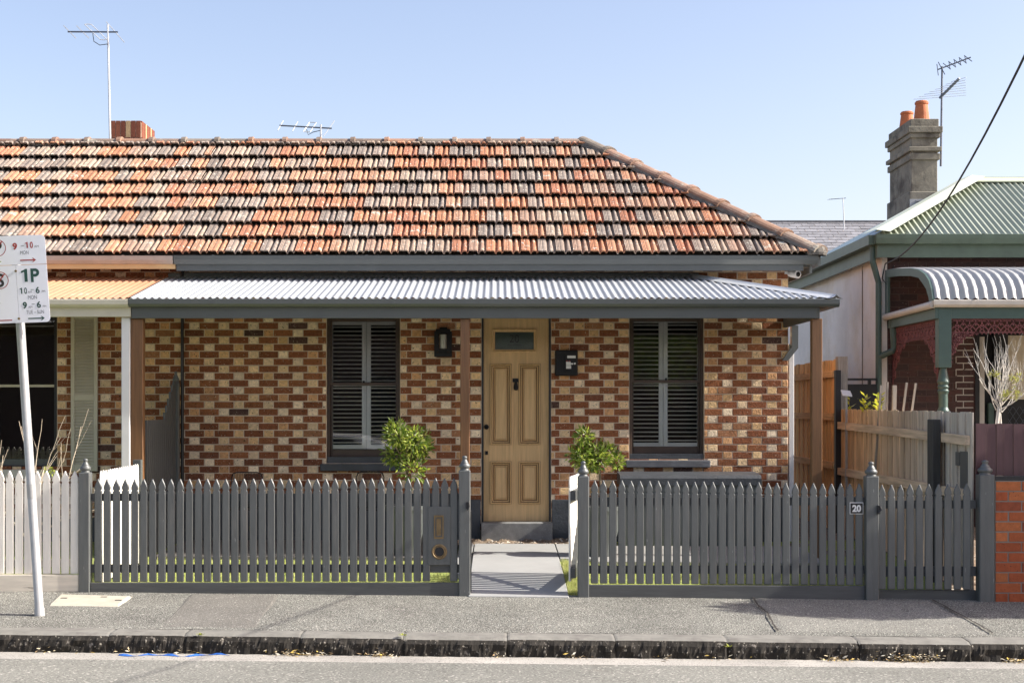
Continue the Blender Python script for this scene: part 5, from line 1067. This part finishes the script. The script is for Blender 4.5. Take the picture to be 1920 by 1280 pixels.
# ------------------------------------------------------------------ kerb litter
mb = MB(); rnd = random.Random(4)
for c0, c1, n in ((500,620,150),(680,750,70),(900,960,20),(1040,1110,30),(1230,1260,22),(1300,1400,20),(1525,1610,80),(1635,1765,330),(1870,1925,70),(60,120,14),(140,470,30)):
    for _ in range(n):
        px = rnd.gauss((c0+c1)/2, (c1-c0)/4.5); q = abs(rnd.gauss(0,.035)); x = PX(px, YK); y = YK-.01-q; z = zroad(x, y)+.006+max(0, rnd.gauss(.012,.015))*(1.6 if c0 == 1635 else 1); s_ = rnd.uniform(.008,.024); a = rnd.uniform(0,6.28); u = Vector((math.cos(a), math.sin(a)*.6, rnd.uniform(-.3,.5)))*s_; v = Vector((-math.sin(a)*.5, math.cos(a)*.5, rnd.uniform(-.1,.4)))*s_*.6; p = Vector((x, y, z))
        mb.face([p-u, p-v, p+u, p+v], rnd.choice([(.50,.42,.28),(.42,.33,.19),(.58,.52,.40),(.30,.2,.1),(.55,.38,.08),(.48,.44,.36)]))
tag(mb.build('leaf_litter', 'dry_leaf'), 'dry fallen leaves gathered along the foot of the kerb', 'leaves', kind='stuff')
mb = MB(); P0 = None
for i in range(24):
    px = 222+i*9; py = 1227+1.5*math.sin(i*.55)+(1.2 if 6 < i < 16 else 0); x = PX(px, 11.0); y = F*(EYE-zroad(x,11))/(py+2-HY); w_ = .013+.007*math.sin(i*.8)
    cur = [(x, y-w_, zroad(x,y)+.008), (x, y+w_, zroad(x,y)+.012+.008*math.sin(i*1.3))]
    if P0: mb.face([P0[0], cur[0], cur[1], P0[1]])
    P0 = cur
tag(mb.build('plastic_strap', 'blue_plastic'), 'crumpled blue plastic strap lying in the gutter below the kerb', 'litter')
def weed(px, py, Y, lab, nm):
    mb = MB(); x = PX(px, Y); z = PZ(py, Y); rn = random.Random(px)
    for _ in range(16):
        a = rn.uniform(0,6.28); e = Vector((math.cos(a), math.sin(a), rn.uniform(.2,1))).normalized(); b_ = e.cross(Vector((0,0,1))).normalized(); L_ = rn.uniform(.02,.04); p = Vector((x+rn.uniform(-.015,.015), Y+rn.uniform(-.01,.01), z)); mb.face([p, p+e*L_*.5+b_*L_*.2, p+e*L_, p+e*L_*.5-b_*L_*.2], (.35,.38,.06))
    tag(mb.build('weed', 'leaf'), lab, 'weed', 'small weeds growing in the kerb joints')
weed(757, 1191, YK+.03, 'tiny green weed on top of the kerb left of centre', 0); weed(377, 1190, YK+.03, 'tiny green weed in the kerb joint behind the blue strap', 1); weed(1366, 1212, YK-.01, 'tiny green weed in the kerb face right of the gate', 2)
# ------------------------------------------------------------------ trees beyond the frame whose shade and reflection the photo shows
def tree(name, label, x, y, z0, ht, cr, seed, n=9000, ls=.11):
    t = thing(name, label, 'tree', (x, y, z0)); mb = MB(); rnd = random.Random(seed); top = z0+ht
    mb.tube([(x, y, z0-.05), (x+.05, y, z0+ht*.3), (x-.03, y+.03, z0+ht*.55)], [.13,.10,.07], 10)
    for k in range(8):
        a = k*.8; mb.tube([(x, y, z0+ht*(.35+.03*k)), (x+math.cos(a)*cr[0]*.4, y+math.sin(a)*cr[1]*.4, z0+ht*.6), (x+math.cos(a)*cr[0]*.75, y+math.sin(a)*cr[1]*.75, z0+ht*.72)], [.05,.03,.012], 6)
    mb.build('trunk', 'bark', t); mb = MB(); leafcloud(mb, (x, y, z0+ht*.68), cr, n, ls, LG, .35, seed, 16); mb.build('crown', 'leaf', t); return t
tree('street_tree', 'leafy tree just beyond the right edge, shading the footpath at right', 9.25, 12.62, -.1, 4.5, (1.6,.95,1.15), 21, 26000)
tree('street_tree', 'leafy tree at far left whose leaf tips just enter the frame beside the tiled roof', -5.15, 11.35, -.05, 5.0, (1.25,1.2,1.5), 41, 5000, .10)
tree('street_tree', 'leafy tree across the street mirrored in the right window', 6.0, -7, -.1, 6.0, (2.2,2.2,2.4), 31, 8000, .16)
# white hatchback parked across the street, mirrored in the left window
cxr, cyr = -4.4, 1.0; t = thing('parked_car', 'white hatchback parked across the street, mirrored in the left window', 'car', (cxr, cyr, -.19)); g = -.19
body = [(-2.0,.28),(-2.02,.60),(-1.9,.88),(-1.1,.98),(1.75,1.02),(2.0,.9),(2.05,.5),(2.0,.28),(1.6,.24),(-1.6,.24)]; roof = [(-1.15,.96),(-.35,1.40),(.35,1.49),(1.1,1.45),(1.7,1.30),(1.95,1.0)]
mb = MB(); mb.prism(body, lambda u, w, d_: (cxr+u, cyr+d_, g+w*.9), -.86, .86); mb.build('body', 'car_paint', t, bevel=.05, fix=True)
mb = MB(); mb.prism(roof, lambda u, w, d_: (cxr+u, cyr+d_*(1-.22*max(0, w-1)/.5), g+w*.9), -.80, .80); mb.build('cabin', 'car_paint', t, bevel=.05, fix=True)
mb = MB()
for sg in (1, -1):
    for P_ in ([(-.95,1.04),(-.30,1.36),(.2,1.41),(.2,1.04)], [(.26,1.04),(.26,1.41),(1.0,1.37),(1.45,1.06)]): mb.face([(cxr+u, cyr+sg*(.815-.22*.8*max(0,w-1)/.5), g+w*.9) for u, w in P_])
mb.build('side_window', 'car_glass', t); mb = MB(); mb.bar((cxr+1.55,cyr,g+1.27), (cxr+1.86,cyr,g+1.31), 1.1, .03); mb.build('spoiler', 'car_paint', t)
for wx in (1.25, -1.3):
    for sg in (-1, 1): mb = MB(); mb.tube([(cxr-wx, cyr+sg*.70, g+.31), (cxr-wx, cyr+sg*.88, g+.31)], .31, 20); w_ = mb.build('wheel', 'tyre', t); mb = MB(); mb.tube([(cxr-wx, cyr+sg*.86, g+.31), (cxr-wx, cyr+sg*.89, g+.31)], .19, 12); mb.build('rim', 'galvanised', w_)

# terrace across the street, the dark mass mirrored in the windows
OT = thing('opposite_terrace', 'dark brick terrace across the street, mirrored in the window glass', 'house', (0, -11, 0))
mb = MB(); mb.box(-16, 16, -20, -11, -.5, 4.2); mb.build('wall', 'dark_mortar', OT); mb = MB(); mb.hexa([(-16.5,-20.5,4.2),(16.5,-20.5,4.2),(16.5,-10.4,4.2),(-16.5,-10.4,4.2),(-12,-15.6,7),(12,-15.6,7),(12,-15.4,7),(-12,-15.4,7)]); mb.build('roof', 'slate', OT)
for k in range(6):
    x = -14+k*5; mb = MB(); mb.box(x, x+1.1, -11.02, -10.98, .9, 2.7); mb.build('window', 'black_paint', OT)
